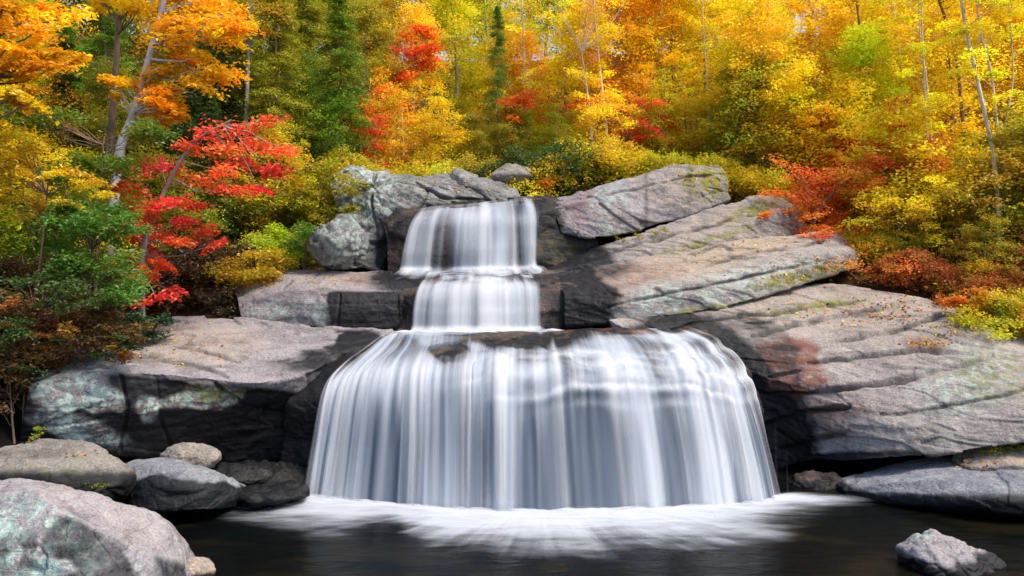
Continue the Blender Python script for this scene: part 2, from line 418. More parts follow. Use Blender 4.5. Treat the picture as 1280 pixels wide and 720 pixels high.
def spaced(lo, hi, c0, c1, fine, coarse):
    a = list(np.arange(c0, c1, fine)); x = c1; s = fine
    while x < hi: a.append(x); s = min(s*1.25, coarse); x += s
    a.append(hi); x = c0; s = fine; b = []
    while x > lo: s = min(s*1.25, coarse); x -= s; b.append(max(x, lo))
    return np.array(b[::-1]+a)
def build_ground():
    xs = spaced(-180, 180, -16, 18, .22, 8); ys = spaced(-120, 190, 6, 40, .25, 8)
    X, Y = np.meshgrid(xs, ys, indexing='ij'); X = X.ravel(); Y = Y.ravel()
    Z = terrain_z(X, Y)
    P = np.stack([X, Y, Z], 1)
    Z = Z+.12*fbm(P*.5, 4, 50)*sstep(-.5, 1, Z)+.03*fbm(P*3, 2, 51)
    V = np.stack([X, Y, Z], 1)
    t = NT('forest_floor'); pos = t.n('ShaderNodeNewGeometry').outputs['Position']
    n = t.noise(pos, 2.5, 8, .75, .3); n2 = t.noise(pos, 14, 6, .8)
    c = t.mix(t.ss(n, .4, .6), (.035, .022, .012), (.09, .045, .02)); c = t.mix(t.ss(n2, .5, .64), c, (.20, .085, .03)); c = t.mix(t.ss(n, .56, .7), c, (.06, .06, .018))
    sx = t.n('ShaderNodeSeparateXYZ'); t.l(pos, sx.inputs[0])
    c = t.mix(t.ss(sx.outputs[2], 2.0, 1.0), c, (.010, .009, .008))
    p = t.n('ShaderNodeBsdfPrincipled'); t.l(c, p.inputs['Base Color']); p.inputs['Roughness'].default_value = .95; p.inputs['Specular IOR Level'].default_value = .1
    bp = t.n('ShaderNodeBump'); bp.inputs['Distance'].default_value = .08; t.l(n2, bp.inputs['Height']); t.l(bp.outputs[0], p.inputs['Normal'])
    t.l(p.outputs[0], t.out.inputs[0])
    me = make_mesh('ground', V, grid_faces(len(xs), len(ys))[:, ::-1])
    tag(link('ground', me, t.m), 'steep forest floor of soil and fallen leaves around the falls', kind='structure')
build_ground()

# ------------------------------------------------------------------ rocks
def n_(V, s, seed=0): return fbm(V*s, 3, seed)
# big slab on the right
G_ST = [[(760, 398, 15.2), (775, 408, 15), (800, 416, 14.9), (820, 445, 14.8), (835, 525, 14.8), (845, 640, 14.8)],
        [(860, 386, 15.6), (875, 399, 15.2), (890, 417, 14.9), (905, 455, 14.6), (920, 525, 14.5), (930, 610, 14.5)],
        [(930, 371, 16.2), (950, 388, 15.6), (972, 425, 14.7), (985, 478, 14.1), (992, 535, 14.2), (990, 584, 14.2)],
        [(1020, 352, 16.9), (1040, 375, 16), (1060, 420, 14.9), (1078, 480, 13.7), (1088, 530, 13.1), (1090, 576, 12.9)],
        [(1100, 360, 16.6), (1113, 383, 15.7), (1135, 420, 14.7), (1152, 480, 13.3), (1165, 530, 12.7), (1172, 570, 12.5)],
        [(1165, 374, 16.1), (1182, 394, 15.3), (1204, 430, 14.3), (1232, 480, 13.1), (1242, 520, 12.6), (1247, 559, 12.4)],
        [(1250, 412, 15.0), (1265, 426, 14.6), (1290, 446, 13.9), (1312, 485, 12.9), (1322, 520, 12.4), (1327, 547, 12.2)],
        [(1350, 440, 14.4), (1365, 448, 14.1), (1390, 460, 13.7), (1410, 490, 12.9), (1420, 515, 12.4), (1425, 538, 12.2)]]
def mG(px, py, V):
    n = 16*n_(V, 1.2, 61)+6*n_(V, 5, 66)
    wet = np.maximum(blob(px+n, py+n, 955, 545, 62, 62, 0, .25), blob(px+n, py+n*.4, 880, 425, 90, 26, 25, .35))  # first blob darkens the left recess: wet streaks plus shade put into the colour
    wet = np.maximum(wet, blob(px, py, 850, 500, 110, 110, 0, .2))
    wet = np.maximum(np.maximum(wet, .9*blob(px+n, py, 1010, 580, 160, 13, -4, .4)), blob(px, py, 975, 596, 85, 34, 0, .2))  # slab foot and gap blackened through the wet mask, shade painted as colour
    rust = np.maximum(.85*blob(px+n*1.1, py+n*.8, 985, 462, 40, 46, 30, .15), .5*blob(px+n, py, 1040, 520, 40, 22, 0, .5))
    rust = np.maximum(rust, .55*blob(px+n, py, 1160, 430, 34, 9, 0, .5))
    wet = np.maximum(wet, (.42+.5*sstep(.1, .5, fbm(V*np.array([.8, .8, 7]), 3, 62)))*blob(px+n*1.0, py+n*.7, 940, 450, 68, 54, 35, .12))
    moss = np.maximum(.8*blob(px, py, 1010, 385, 70, 7, -8), .5*blob(px+n, py, 1240, 470, 50, 30, 0))
    lich = .55*blob(px+n, py+n, 1215, 480, 60, 40, -20, .6)+.12*blob(px, py, 1100, 550, 120, 30, -5)
    warm = .4*blob(px, py, 1050, 385, 180, 35, 10, .7)
    return dict(wet=wet, rust=rust, moss=moss, lichen=lich, warm=warm)
slab('rock_ledge', G_ST, M['slab'], 'huge sloping striped slab filling the right bank beside the bottom fall', mG, nu=520, nv=260, back=2.5, under=1.4, sm=3,
     amp=.035, block=.045, bscale=(.3, .7, 3.6), dip=-13, seed=3, bot=-.25,
     cracks=[([(840, 412), (900, 396), (1000, 386), (1080, 376)], 3, .06), ([(940, 420), (990, 402), (1060, 392), (1130, 380)], 4, .10),
             ([(1045, 425), (1110, 412), (1180, 396)], 3.5, .09), ([(1010, 452), (1080, 442), (1150, 433), (1215, 440)], 3.5, .09),
             ([(950, 492), (1010, 492), (1090, 478), (1180, 458), (1240, 442)], 5, .12), ([(960, 470), (1000, 462)], 3, .06),
             ([(960, 530), (1010, 515), (1060, 508)], 6, .12), ([(975, 562), (1020, 548), (1060, 540)], 6, .12), ([(1100, 520), (1170, 508), (1260, 492), (1320, 478)], 3, .05)])
# second and third slabs and top block on the right
F_ST = [[(655, 345, 16.4), (685, 352, 16), (705, 366, 15.5), (706, 385, 15.4), (706, 410, 15.4)],
        [(740, 333, 16.7), (760, 345, 16.1), (790, 363, 15.4), (792, 380, 15.25), (795, 402, 15.25)],
        [(850, 313, 17.1), (870, 327, 16.4), (900, 347, 15.7), (902, 364, 15.6), (905, 386, 15.6)],
        [(950, 297, 17.6), (965, 309, 17), (985, 327, 16.4), (988, 342, 16.3), (990, 361, 16.3)],
        [(1020, 290, 18), (1035, 300, 17.6), (1047, 313, 17.1), (1050, 324, 17), (1052, 342, 17)],
        [(1065, 296, 18.6), (1075, 305, 18.3), (1085, 318, 17.9), (1088, 327, 17.9), (1090, 340, 17.9)]]
def mF(px, py, V):
    n = 10*n_(V, 1.5, 67)
    return dict(wet=np.maximum(blob(px+n, py, 700, 375, 62, 60, 0, .2), .5*blob(px+n, py, 745, 340, 50, 14, -10)), rust=.35*blob(px+n, py+n, 770, 345, 70, 18, -10),
                moss=.9*blob(px, py, 1000, 346, 60, 8, -12)+.8*blob(px, py, 880, 388, 60, 6, -10), warm=.9*blob(px, py, 900, 318, 130, 18, -13, .6),
                lichen=.5*blob(px, py+n, 880, 365, 150, 22, -14), crack=.5*blob(px+n, py, 1050, 335, 40, 16))
slab('rock_ledge', F_ST, M['slab'], 'long grey ledge with a warm flat top just right of the middle cascade', mF, nu=360, nv=120, back=2, under=1, amp=.035, block=.05, bscale=(.4, .7, 3.4), dip=-12, seed=8,
     cracks=[([(880, 330), (960, 312), (1030, 300)], 3, .05), ([(760, 385), (860, 362), (960, 340), (1040, 322)], 3, .05), ([(860, 318), (900, 308), (915, 312)], 2.5, .04)])
E_ST = [[(670, 332, 17.9), (682, 335, 17.6), (698, 338, 17.3), (702, 343, 17.3), (706, 350, 17.3)],
        [(770, 301, 18.1), (785, 307, 17.8), (800, 315, 17.5), (803, 324, 17.4), (806, 334, 17.4)],
        [(860, 268, 18.5), (875, 278, 18.2), (890, 291, 17.8), (893, 302, 17.7), (896, 316, 17.7)],
        [(935, 246, 19.2), (950, 256, 18.8), (962, 268, 18.4), (965, 282, 18.3), (968, 299, 18.3)],
        [(985, 246, 19.7), (995, 254, 19.4), (1005, 266, 19), (1008, 280, 18.9), (1010, 300, 18.9)]]
def mE(px, py, V):
    n = 10*n_(V, 1.5, 71)
    return dict(wet=blob(px+n, py, 700, 335, 70, 40, 0, .3), moss=blob(px, py, 945, 262, 40, 8, -20)+.7*blob(px, py, 860, 310, 90, 6, -18), warm=.4*blob(px, py, 900, 275, 70, 14, -20))
slab('rock_ledge', E_ST, M['slab'], 'thin tilted ledge wedged under the topmost right block', mE, nu=260, nv=90, back=1.6, under=.8, amp=.03, block=.05, bscale=(.45, .8, 4), dip=-17, seed=11, cracks=[([(740, 322), (850, 290), (960, 262)], 3, .05)])
D_ST = [[(677, 252, 18.5), (685, 254, 18.2), (692, 259, 17.9), (697, 275, 17.8), (702, 292, 17.8)],
        [(720, 241, 18.8), (725, 246, 18.4), (731, 253, 18), (737, 276, 17.8), (742, 299, 17.8)],
        [(790, 222, 19.2), (795, 228, 18.8), (801, 236, 18.4), (804, 263, 18.2), (807, 287, 18.2)],
        [(855, 205, 19.7), (862, 209, 19.4), (869, 215, 19), (872, 240, 18.8), (876, 265, 18.8)],
        [(896, 206, 20), (903, 209, 19.6), (908, 214, 19.3), (911, 232, 19.2), (913, 250, 19.2)]]
def mD(px, py, V):
    n = 9*n_(V, 1.5, 73)
    return dict(moss=1.0*blob(px+n, py, 885, 225, 34, 24, 0)+.6*blob(px, py, 760, 300, 90, 7, -14), rust=.38*blob(px+n, py+n, 740, 265, 40, 26, 0), wet=blob(px+n, py, 685, 280, 18, 40, 0),
                lichen=.5*blob(px, py+n, 760, 262, 24, 34, 0), crack=.8*(np.exp(-((px-808-n*.3)/2.5)**2)+.7*np.exp(-((px-862-n*.3)/3)**2)), warm=.4*blob(px, py, 850, 235, 60, 25, 0))
slab('rock_ledge', D_ST, M['left'], 'topmost tilted block of pinkish rock right of the upper cascade', mD, nu=280, nv=120, back=2, under=.8, amp=.05, block=.07, bscale=(.7, .8, 1.6), dip=-16, seed=14,
     cracks=[([(690, 262), (760, 243), (850, 222), (905, 216)], 3, .05)])
# left bank
A_ST = [[(0, 452, 13.0), (20, 463, 12.4), (38, 478, 11.9), (30, 515, 11.9), (22, 562, 12.1)],
        [(80, 438, 13.7), (100, 449, 12.9), (118, 462, 12.2), (115, 512, 12.1), (110, 570, 12.3)],
        [(160, 424, 14.4), (185, 440, 13.5), (203, 466, 12.3), (205, 512, 12.4), (208, 572, 12.8)],
        [(215, 397, 15.3), (240, 425, 14.1), (270, 473, 12.6), (272, 512, 12.8), (273, 580, 13.3)],
        [(290, 398, 15.4), (310, 428, 14.1), (325, 478, 12.8), (330, 520, 13.3), (330, 595, 13.7)],
        [(360, 404, 15.4), (370, 430, 14.3), (388, 464, 13.4), (388, 512, 13.7), (385, 605, 13.8)],
        [(430, 410, 15.4), (440, 420, 14.9), (446, 438, 14.4), (440, 500, 14.3), (430, 605, 14.2)],
        [(490, 412, 15.4), (500, 420, 15), (505, 436, 14.6), (500, 500, 14.6), (490, 605, 14.5)]]
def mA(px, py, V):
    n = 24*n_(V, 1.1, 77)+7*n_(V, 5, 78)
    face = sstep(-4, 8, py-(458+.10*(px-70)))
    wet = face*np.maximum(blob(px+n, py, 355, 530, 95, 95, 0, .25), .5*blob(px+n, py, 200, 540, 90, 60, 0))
    wet = np.maximum(wet, (.72+.2*n_(V, 2.5, 99))*blob(px+n, py+n*.5, 412, 448, 62, 18, -12, .6)); wet = np.maximum(wet, .95*blob(px+n, py, 452, 432, 30, 20, 0, .3))  # darkens a soft patch on the right part of the ledge top
    wet = np.maximum(wet, .9*face)  # whole front face darkened: damp rock and painted shade of the undercut
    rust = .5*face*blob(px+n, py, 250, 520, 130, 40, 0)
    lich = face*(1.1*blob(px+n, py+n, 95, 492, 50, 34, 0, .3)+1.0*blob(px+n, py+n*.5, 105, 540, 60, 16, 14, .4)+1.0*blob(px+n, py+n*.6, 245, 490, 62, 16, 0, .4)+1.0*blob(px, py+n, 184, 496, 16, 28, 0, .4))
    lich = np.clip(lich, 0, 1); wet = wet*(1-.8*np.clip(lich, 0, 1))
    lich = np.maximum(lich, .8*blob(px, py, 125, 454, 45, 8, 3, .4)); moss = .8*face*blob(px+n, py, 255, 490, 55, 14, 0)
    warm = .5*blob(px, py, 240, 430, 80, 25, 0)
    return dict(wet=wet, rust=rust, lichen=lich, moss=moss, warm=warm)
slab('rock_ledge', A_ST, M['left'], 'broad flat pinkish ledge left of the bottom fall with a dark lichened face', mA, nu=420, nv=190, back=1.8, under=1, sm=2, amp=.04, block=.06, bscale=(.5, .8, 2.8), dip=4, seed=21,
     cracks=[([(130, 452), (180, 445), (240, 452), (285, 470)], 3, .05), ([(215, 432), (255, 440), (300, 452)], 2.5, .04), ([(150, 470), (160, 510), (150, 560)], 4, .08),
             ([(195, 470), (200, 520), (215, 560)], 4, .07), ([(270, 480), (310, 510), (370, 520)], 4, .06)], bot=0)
B_ST = [[(290, 352, 17.2), (295, 367, 16.2), (298, 378, 15.7), (302, 402, 15.6), (305, 428, 15.6)],
        [(350, 337, 17.3), (360, 347, 16.5), (365, 363, 15.7), (367, 385, 15.6), (368, 411, 15.6)],
        [(420, 337, 17.2), (425, 350, 16.4), (430, 366, 15.6), (431, 390, 15.5), (432, 413, 15.5)],
        [(480, 337, 17.1), (485, 350, 16.4), (490, 366, 15.7), (491, 390, 15.6), (492, 414, 15.6)],
        [(525, 339, 17.1), (530, 352, 16.5), (535, 368, 15.9), (536, 390, 15.8), (537, 415, 15.8)]]
def mB(px, py, V):
    n = 9*n_(V, 1.5, 79); face = sstep(-3, 4, py-364)
    wet = face*blob(px+n, py, 470, 390, 62, 60, 0, .15); wet = np.maximum(wet, .8*blob(px+n, py, 510, 350, 45, 18, 0))
    return dict(wet=wet, lichen=.5*face*blob(px, py, 370, 395, 50, 20, 0), warm=.4*blob(px, py, 420, 350, 60, 9, 0), rust=.3*blob(px+n, py, 470, 350, 40, 12, 0))
slab('rock_ledge', B_ST, M['left'], 'low square-faced ledge left of the middle cascade', mB, nu=260, nv=120, back=2, under=.8, amp=.04, block=.04, bscale=(.8, .8, 1.5), dip=0, seed=25,
     cracks=[([(425, 368), (422, 412)], 3, .05), ([(497, 368), (500, 412)], 3, .05), ([(355, 362), (370, 350), (400, 342)], 2, .03)])
C_ST = [[(412, 225, 19.4), (416, 232, 19), (420, 245, 18.6), (424, 285, 18.4), (428, 338, 18)],
        [(440, 203, 19.5), (446, 208, 19), (452, 220, 18.6), (452, 280, 18.2), (450, 338, 17.8)],
        [(480, 211, 19.5), (485, 220, 18.9), (486, 240, 18.4), (484, 290, 18.0), (480, 340, 17.6)],
        [(520, 213, 19.6), (525, 220, 19), (525, 232, 18.6), (516, 262, 18.3), (505, 300, 18.3)],
        [(565, 213, 19.8), (568, 219, 19.3), (570, 228, 18.8), (568, 248, 18.6), (560, 285, 18.6)],
        [(600, 221, 19.9), (604, 227, 19.4), (606, 235, 19), (605, 248, 18.9), (604, 275, 18.9)],
        [(628, 236, 20), (630, 240, 19.6), (632, 245, 19.3), (632, 255, 19.2), (632, 275, 19.2)]]
def mC(px, py, V):
    n = 9*n_(V, 1.5, 83)
    return dict(wet=np.maximum(blob(px+n, py, 497, 312, 24, 40, 0, .25), .5*blob(px+n, py+n, 545, 262, 60, 9, -8)), lichen=.75*blob(px+n, py+n, 450, 240, 45, 38, 0), moss=.35*blob(px, py, 425, 225, 24, 18, 0))
slab('rock_outcrop', C_ST, M['cliff'], 'lumpy pale grey outcrop with lichen left of the upper cascade', mC, nu=320, nv=170, back=1.6, under=.8, sm=4, amp=.11, amp2=.015, block=.20, bscale=(.8, .8, 1.0), dip=-25, seed=30, cat='rock outcrop',
     cracks=[([(470, 215), (462, 250), (470, 290)], 4, .12), ([(520, 225), (550, 245), (610, 250)], 3, .08), ([(430, 290), (455, 300), (490, 292)], 4, .1)])
boulder('boulder', 386, 458, 268, 338, 17.2, 1.3, M['cliff'], 'rounded grey lichened rock below the outcrop, left of the upper cascade', seed=41, amp=.09, amp2=.03, sub=5, masks=lambda x, y, V: dict(lichen=.45+0*x, wet=.35*sstep(0, .4, n_(V, 2, 6))))
boulder('boulder', 612, 664, 204, 238, 20.4, 1.0, M['cliff'], 'small angular grey rock at the forest edge above the upper cascade', seed=42, amp=.05, sub=5, masks=lambda x, y, V: dict(warm=.3+0*x))
boulder('boulder', 606, 650, 234, 262, 19.6, .9, M['cliff'], 'low rounded rock just behind the crest of the upper cascade', seed=43, amp=.05, sub=5)
boulder('boulder', 640, 676, 246, 268, 19.4, .8, M['wet'], 'dark low rock at the crest of the upper cascade', seed=46, amp=.04, sub=5)
# rock under the three cascades
T_ST = [[(470, 268, 18.7), (478, 278, 18.0), (482, 292, 17.5), (484, 318, 17.4), (486, 345, 17.3)],
        [(512, 258, 18.9), (512, 266, 18.0), (510, 280, 17.45), (506, 312, 17.3), (504, 345, 17.2)],
        [(570, 254, 19.0), (570, 262, 18.0), (568, 275, 17.4), (566, 310, 17.2), (566, 345, 17.1)],
        [(630, 249, 19.1), (632, 255, 18.1), (634, 268, 17.5), (634, 306, 17.3), (634, 343, 17.2)],
        [(680, 244, 19.2), (686, 250, 18.2), (690, 264, 17.8), (694, 300, 17.7), (698, 343, 17.6)],
        [(740, 252, 19.2), (742, 262, 18.6), (744, 282, 18.2), (748, 310, 18.1), (750, 343, 18.1)]]
allwet = lambda px, py, V: dict(wet=.62+.35*n_(V, 1.1, 90), rust=.3*sstep(.1, .5, n_(V, .9, 91)))
slab('rock_step', T_ST, M['wet'], 'black wet rock step behind the upper cascade', lambda x, y, V: dict(wet=.62+.35*n_(V, 1.6, 93), rust=.3+0*x, moss=.6*blob(x, y, 720, 300, 50, 45)), nu=240, nv=110, back=2, under=.4, amp=.05, block=.06, bscale=(.9, .9, 3), dip=-5, seed=50, cat='rock step')
Mi_ST = [[(488, 340, 17.2), (490, 352, 16.5), (494, 368, 15.85), (496, 390, 15.7), (498, 416, 15.6)],
         [(530, 338, 17.2), (530, 350, 16.4), (528, 364, 15.65), (526, 388, 15.4), (524, 416, 15.3)],
         [(600, 337, 17.1), (600, 348, 16.3), (600, 362, 15.5), (600, 388, 15.3), (600, 416, 15.2)],
         [(660, 336, 17.1), (662, 347, 16.3), (664, 361, 15.5), (666, 388, 15.35), (668, 415, 15.3)],
         [(715, 334, 17.2), (718, 346, 16.4), (722, 362, 15.7), (724, 388, 15.55), (726, 414, 15.5)]]
slab('rock_step', Mi_ST, M['wet'], 'dark wet rock step behind the middle cascade', lambda x, y, V: dict(wet=.52+.4*n_(V, 1.8, 92), rust=.25+0*x), nu=240, nv=110, back=2, under=.4, amp=.03, block=.035, bscale=(.9, .9, 3), dip=-2, seed=52, cat='rock step')

# ------------------------------------------------------------------ falling water
LOW = [[(478, 421, 14.0), (455, 440, 13.7), (425, 464, 13.3), (402, 496, 12.9), (390, 560, 12.75), (380, 622, 12.6)],
       [(500, 416, 14.2), (485, 436, 13.7), (462, 458, 13.2), (447, 487, 12.8), (438, 560, 12.55), (430, 629, 12.3)],
       [(530, 414, 14.3), (525, 432, 13.8), (515, 452, 13.2), (508, 480, 12.7), (504, 560, 12.35), (500, 634, 12.05)],
       [(580, 412, 14.4), (578, 430, 13.8), (575, 450, 13.1), (572, 475, 12.5), (571, 560, 12.15), (570, 639, 11.85)],
       [(640, 411, 14.4), (640, 429, 13.7), (638, 449, 13.0), (637, 473, 12.4), (637, 560, 12.0), (637, 642, 11.73)],
       [(700, 410, 14.4), (705, 428, 13.7), (710, 448, 13.1), (714, 472, 12.45), (720, 560, 12.1), (725, 641, 11.77)],
       [(760, 411, 14.4), (775, 426, 13.8), (788, 446, 13.2), (798, 474, 12.6), (812, 560, 12.2), (820, 638, 11.88)],
       [(810, 412, 14.4), (832, 423, 13.9), (852, 443, 13.35), (868, 474, 12.8), (885, 560, 12.4), (895, 635, 12.0)],
       [(842, 412, 14.4), (868, 423, 14.0), (893, 444, 13.5), (915, 482, 13.0), (936, 560, 12.6), (950, 631, 12.15)],
       [(856, 412, 14.4), (886, 424, 14.1), (916, 450, 13.7), (940, 492, 13.2), (962, 560, 12.7), (978, 627, 12.35)]]
def low_surface(nu, nv, offs=0., u0=0., u1=1., steps=True):
    P = np.array([[W(*p) for p in s] for s in LOW])
    if u0 < 0 or u1 > 1:
        P = np.concatenate([P[:1]-(P[1:2]-P[:1])*np.array([1.2, 0, 0])+np.array([0, .25, -.05]), P, P[-1:]+(P[-1:]-P[-2:-1])*np.array([1., 0, 0])+np.array([0, .3, -.1])])
    G = resample_v(catmull(P, nu), nv, curve=True)
    N = grid_normals(G); N = np.where(N[..., 1:2] > 0, -N, N)
    V = G.reshape(-1, 3).copy(); px, py = PXPY(V); Nn = N.reshape(-1, 3)
    # terraces on the shoulder of the dome, wider towards the right
    if steps:
        s = (py-(415+.00035*(px-770)**2*1.0))/24.0+.6*perlin(V*1.1, 77)
        fr = s-np.floor(s); w = sstep(520, 680, px)*(1-sstep(470, 515, py))*sstep(418, 428, py)
        V = V+(Nn*(w*.055*(-.42*np.cos(2*np.pi*fr+.7*np.sin(2*np.pi*fr))))[:, None])
    V = V+Nn*offs
    return V, Nn, px, py
def strands(u, v, n, seed, wlo=.003, whi=.016, alo=.12, ahi=.5):
    gg = np.random.default_rng(seed); out = np.zeros(len(u)); uw = u+.006*perlin(np.stack([u*14, v*1.3, v*0+seed], 1), 3)
    for _ in range(n):
        c = gg.uniform(0, 1); w = gg.uniform(wlo, whi); a = gg.uniform(alo, ahi); v0 = gg.uniform(-.3, .55); v1 = gg.uniform(.75, 1.6)
        sp = w*(1+.8*np.maximum(v-.3, 0)); out += a*np.exp(-((uw-c)/sp)**2)*sstep(v0, v0+.2, v)*(1-sstep(v1, v1+.3, v))
    return out
def build_low_rock():
    nu, nv = 420, 240
    V, N, px, py = low_surface(nu, nv, -.10, -.1, 1.1)
    d = (.035+.035*sstep(480, 520, py))*fbm(V*np.array([1.3, 1.3, 1.6]), 4, 95)+.02*fbm(V*4, 3, 96)
    f1, f2, cid = worley(V*np.array([1.4, 1.4, 2.6]), 97); d += (.015+.055*sstep(480, 520, py))*(cid-.5)
    # hollowed face behind the curtain; a boss and a ledge that stand clear of the water
    d -= .25*sstep(490, 560, py)+.06*sstep(455, 475, py)
    d += .15*blob(px, py, 562, 441, 26, 11, 0, .6)+.12*blob(px, py, 655, 427, 75, 15, 3, .6)+.10*blob(px, py, 770, 412, 70, 6, 2, .5)+.08*blob(px, py, 880, 470, 14, 10, 20)
    V = V+N*d[:, None]
    G = V.reshape(nu, nv, 3)
    bk = G[:, :1]+np.array([0, 1.6, -.3]); bt = G[:, -1:]+np.array([0, .2, -.9])
    G = np.concatenate([bk, G, bt], 1); nv += 2
    # close the ends back into the hill
    e0 = G[:1]+np.array([-.1, 1.5, -.4]); e1 = G[-1:]+np.array([.1, 1.5, -.4]); G = np.concatenate([e0, G, e1]); nu += 2
    V = G.reshape(-1, 3)
    def mk(px, py, V):
        top = 1-sstep(455, 480, py)
        return dict(wet=.93-.50*top*sstep(-.3, .35, n_(V, 1.2, 98)), warm=.3*top, rust=.75*blob(px, py, 770, 412, 110, 9, 2, .4)+.25*top, moss=.12*top)
    finish_rock('rock_dome', V, grid_faces(nu, nv), M['wet'], mk, 'rounded dark wet bedrock dome under the wide bottom fall', 'rock dome')
build_low_rock()

def water_sheet(name, V, nu, nv, dens, mat, parent, ulen, uscale=None):
    u = np.repeat(np.linspace(0, 1, nu), nv)*ulen; v = np.tile(np.linspace(0, 1, nv), nu)
    b = np.array(parent.location)
    me = make_mesh(name, V-b, grid_faces(nu, nv), {'dens': ('FLOAT', dens)}, np.stack([u, v], 1))
    return link(name, me, mat, parent)

def low_water():
    root = empty('waterfall', W(640, 640, 11.9)); tag(root, 'widest bottom waterfall, a broad silky white curtain pouring over a rounded dome into the pool', 'waterfall')
    nu, nv = 500, 200
    for k, off in enumerate((.02, -.05, .09)):
        V, N, px, py = low_surface(nu, nv, off)
        u = np.repeat(np.linspace(0, 1, nu), nv); v = np.tile(np.linspace(0, 1, nv), nu)
        # folds of the curtain
        Q = np.stack([u*26+k*5, v*.8, v*0+k], 1); fold = perlin(Q, 5+k)+.5*perlin(Q*np.array([2.7, 1, 1]), 9+k)
        V = V+N*((.05+.02*k)*fold*sstep(.1, .5, v))[:, None]
        top = 1-sstep(440, 480, py)
        dens = .54+.20*perlin(np.stack([u*9, v*1.5, v*0+3*k], 1), 14+k)
        dens += .34*np.exp(-((py-475)/22)**2)                       # thick over the brink
        dens -= .26*sstep(490, 570, py)                             # thins while it falls
        dens += .30*np.exp(-((px-638-(py-560)*.0)/20)**2)*sstep(470, 500, py)       # the thick strand in the middle
        dens += .20*np.exp(-((px-400)/26)**2)*sstep(470, 500, py)+.22*np.exp(-((px-(900+(py-500)*.28))/30)**2)*sstep(450, 500, py)
        dens -= .20*np.exp(-((px-485)/26)**2)*sstep(480, 530, py)+.18*np.exp(-((px-770)/32)**2)*sstep(490, 530, py)
        dens -= .8*blob(px, py, 562, 441, 22, 9, 0, .5)+.75*blob(px, py, 655, 426, 60, 13, 3, .5)+.75*blob(px, py, 760, 412, 90, 7, 1, .4)
        dens -= .30*top*sstep(-.1, .35, perlin(V*np.array([1.5, 1.5, 3]), 44))
        dens += .15*blob(px, py, 735, 462, 34, 24, 0, .5)
        # stair-like bands on the right shoulder
        s = (py-(415+.00035*(px-770)**2))/24.0+.6*perlin(V*1.1, 77); fr = s-np.floor(s)
        w = sstep(560, 700, px)*(1-sstep(492, 520, py)); dens += w*(.17*np.cos(2*np.pi*fr))
        edge = sstep(0, .02, u)*(1-sstep(.975, 1, u)); dens *= edge*sstep(-.02, .03, v)
        dens += (.75*strands(u, v, 40, 300+k, .004, .022)+.6*strands(u, v, 90, 310+k, .0015, .005, .1, .35)-.65*strands(u, v, 30, 340+k, .004, .020, .15, .5)*sstep(.2, .5, v))*edge
        dens *= 1-.2*sstep(.96, 1., v)
        if k == 2: dens = dens*.75-.14
        if k == 1: dens = np.where(py > 470, np.maximum(dens, .66), dens)*edge
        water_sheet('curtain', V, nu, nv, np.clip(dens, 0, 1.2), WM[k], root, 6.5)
    # thin side trickle right of the curtain
    for x, y0, y1, D, wd in ((982, 545, 630, 12.9, 5), (968, 500, 628, 12.8, 6)):
        nu2, nv2 = 8, 60
        a = W(x, y0, D); b2 = W(x+2, y1, D-.05); tt = np.linspace(0, 1, nv2); uu = np.linspace(-1, 1, nu2)*wd/F*D
        V = np.array([[a+(b2-a)*q+np.array([s, -.03*math.cos(s*20), 0]) for q in tt] for s in uu]).reshape(-1, 3)
        dn = np.repeat(1-np.abs(np.linspace(-1, 1, nu2)), nv2)*.30*np.tile(sstep(0, .3, tt)*(1-sstep(.8, 1, tt)), nu2)
        water_sheet('trickle', V, nu2, nv2, dn, WM[0], root, .1)
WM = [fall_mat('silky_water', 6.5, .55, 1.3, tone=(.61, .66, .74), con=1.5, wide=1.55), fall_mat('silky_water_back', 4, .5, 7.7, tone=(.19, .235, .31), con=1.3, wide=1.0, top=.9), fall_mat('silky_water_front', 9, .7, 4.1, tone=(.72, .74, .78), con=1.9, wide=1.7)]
low_water()

def tier(label, ST, dens_f, ext=(12, -.6, 8), off=(.02, -.04, .06), nu=220, nv=110, ulen=2.2, fold=.03):
    base = np.array(W(*ST[len(ST)//2][-1])); root = empty('waterfall', base); tag(root, label, 'waterfall')
    ST = [q+[(q[-1][0]+dx*ext[2], q[-1][1]+ext[0]*.5, q[-1][2]+ext[1]*.5), (q[-1][0]+dx*2*ext[2], q[-1][1]+ext[0], q[-1][2]+ext[1])] for q, dx in zip(ST, np.linspace(-1, 1, len(ST)))]
    P = np.array([[W(*p) for p in s] for s in ST])
    for k, o in enumerate(off):
        G = resample_v(catmull(P, nu), nv, curve=True); N = grid_normals(G); N = np.where(N[..., 1:2] > 0, -N, N)
        V = G.reshape(-1, 3); Nn = N.reshape(-1, 3); px, py = PXPY(V)
        u = np.repeat(np.linspace(0, 1, nu), nv); v = np.tile(np.linspace(0, 1, nv), nu)
        Q = np.stack([u*12+k*5, v*.6, v*0+k], 1)
        V = V+Nn*(o+fold*perlin(Q, 21+k)*sstep(.15, .5, v))[:, None]
        dens = dens_f(px, py, u, v, V, k)*sstep(0, .06, u+.05*perlin(np.stack([v*2.5, v*0+k, v*0], 1), 71))*(1-sstep(.94, 1, u+.05*perlin(np.stack([v*2.5, v*0+k, v*0], 1), 72)))*sstep(-.02, .03, v)*sstep(0, .03, u)*(1-sstep(.97, 1, u))
        if k: dens = dens-.1
        if k == 1: dens = dens+.15
        water_sheet('curtain', V, nu, nv, np.clip(dens, 0, 1.2), WM[k], root, ulen)
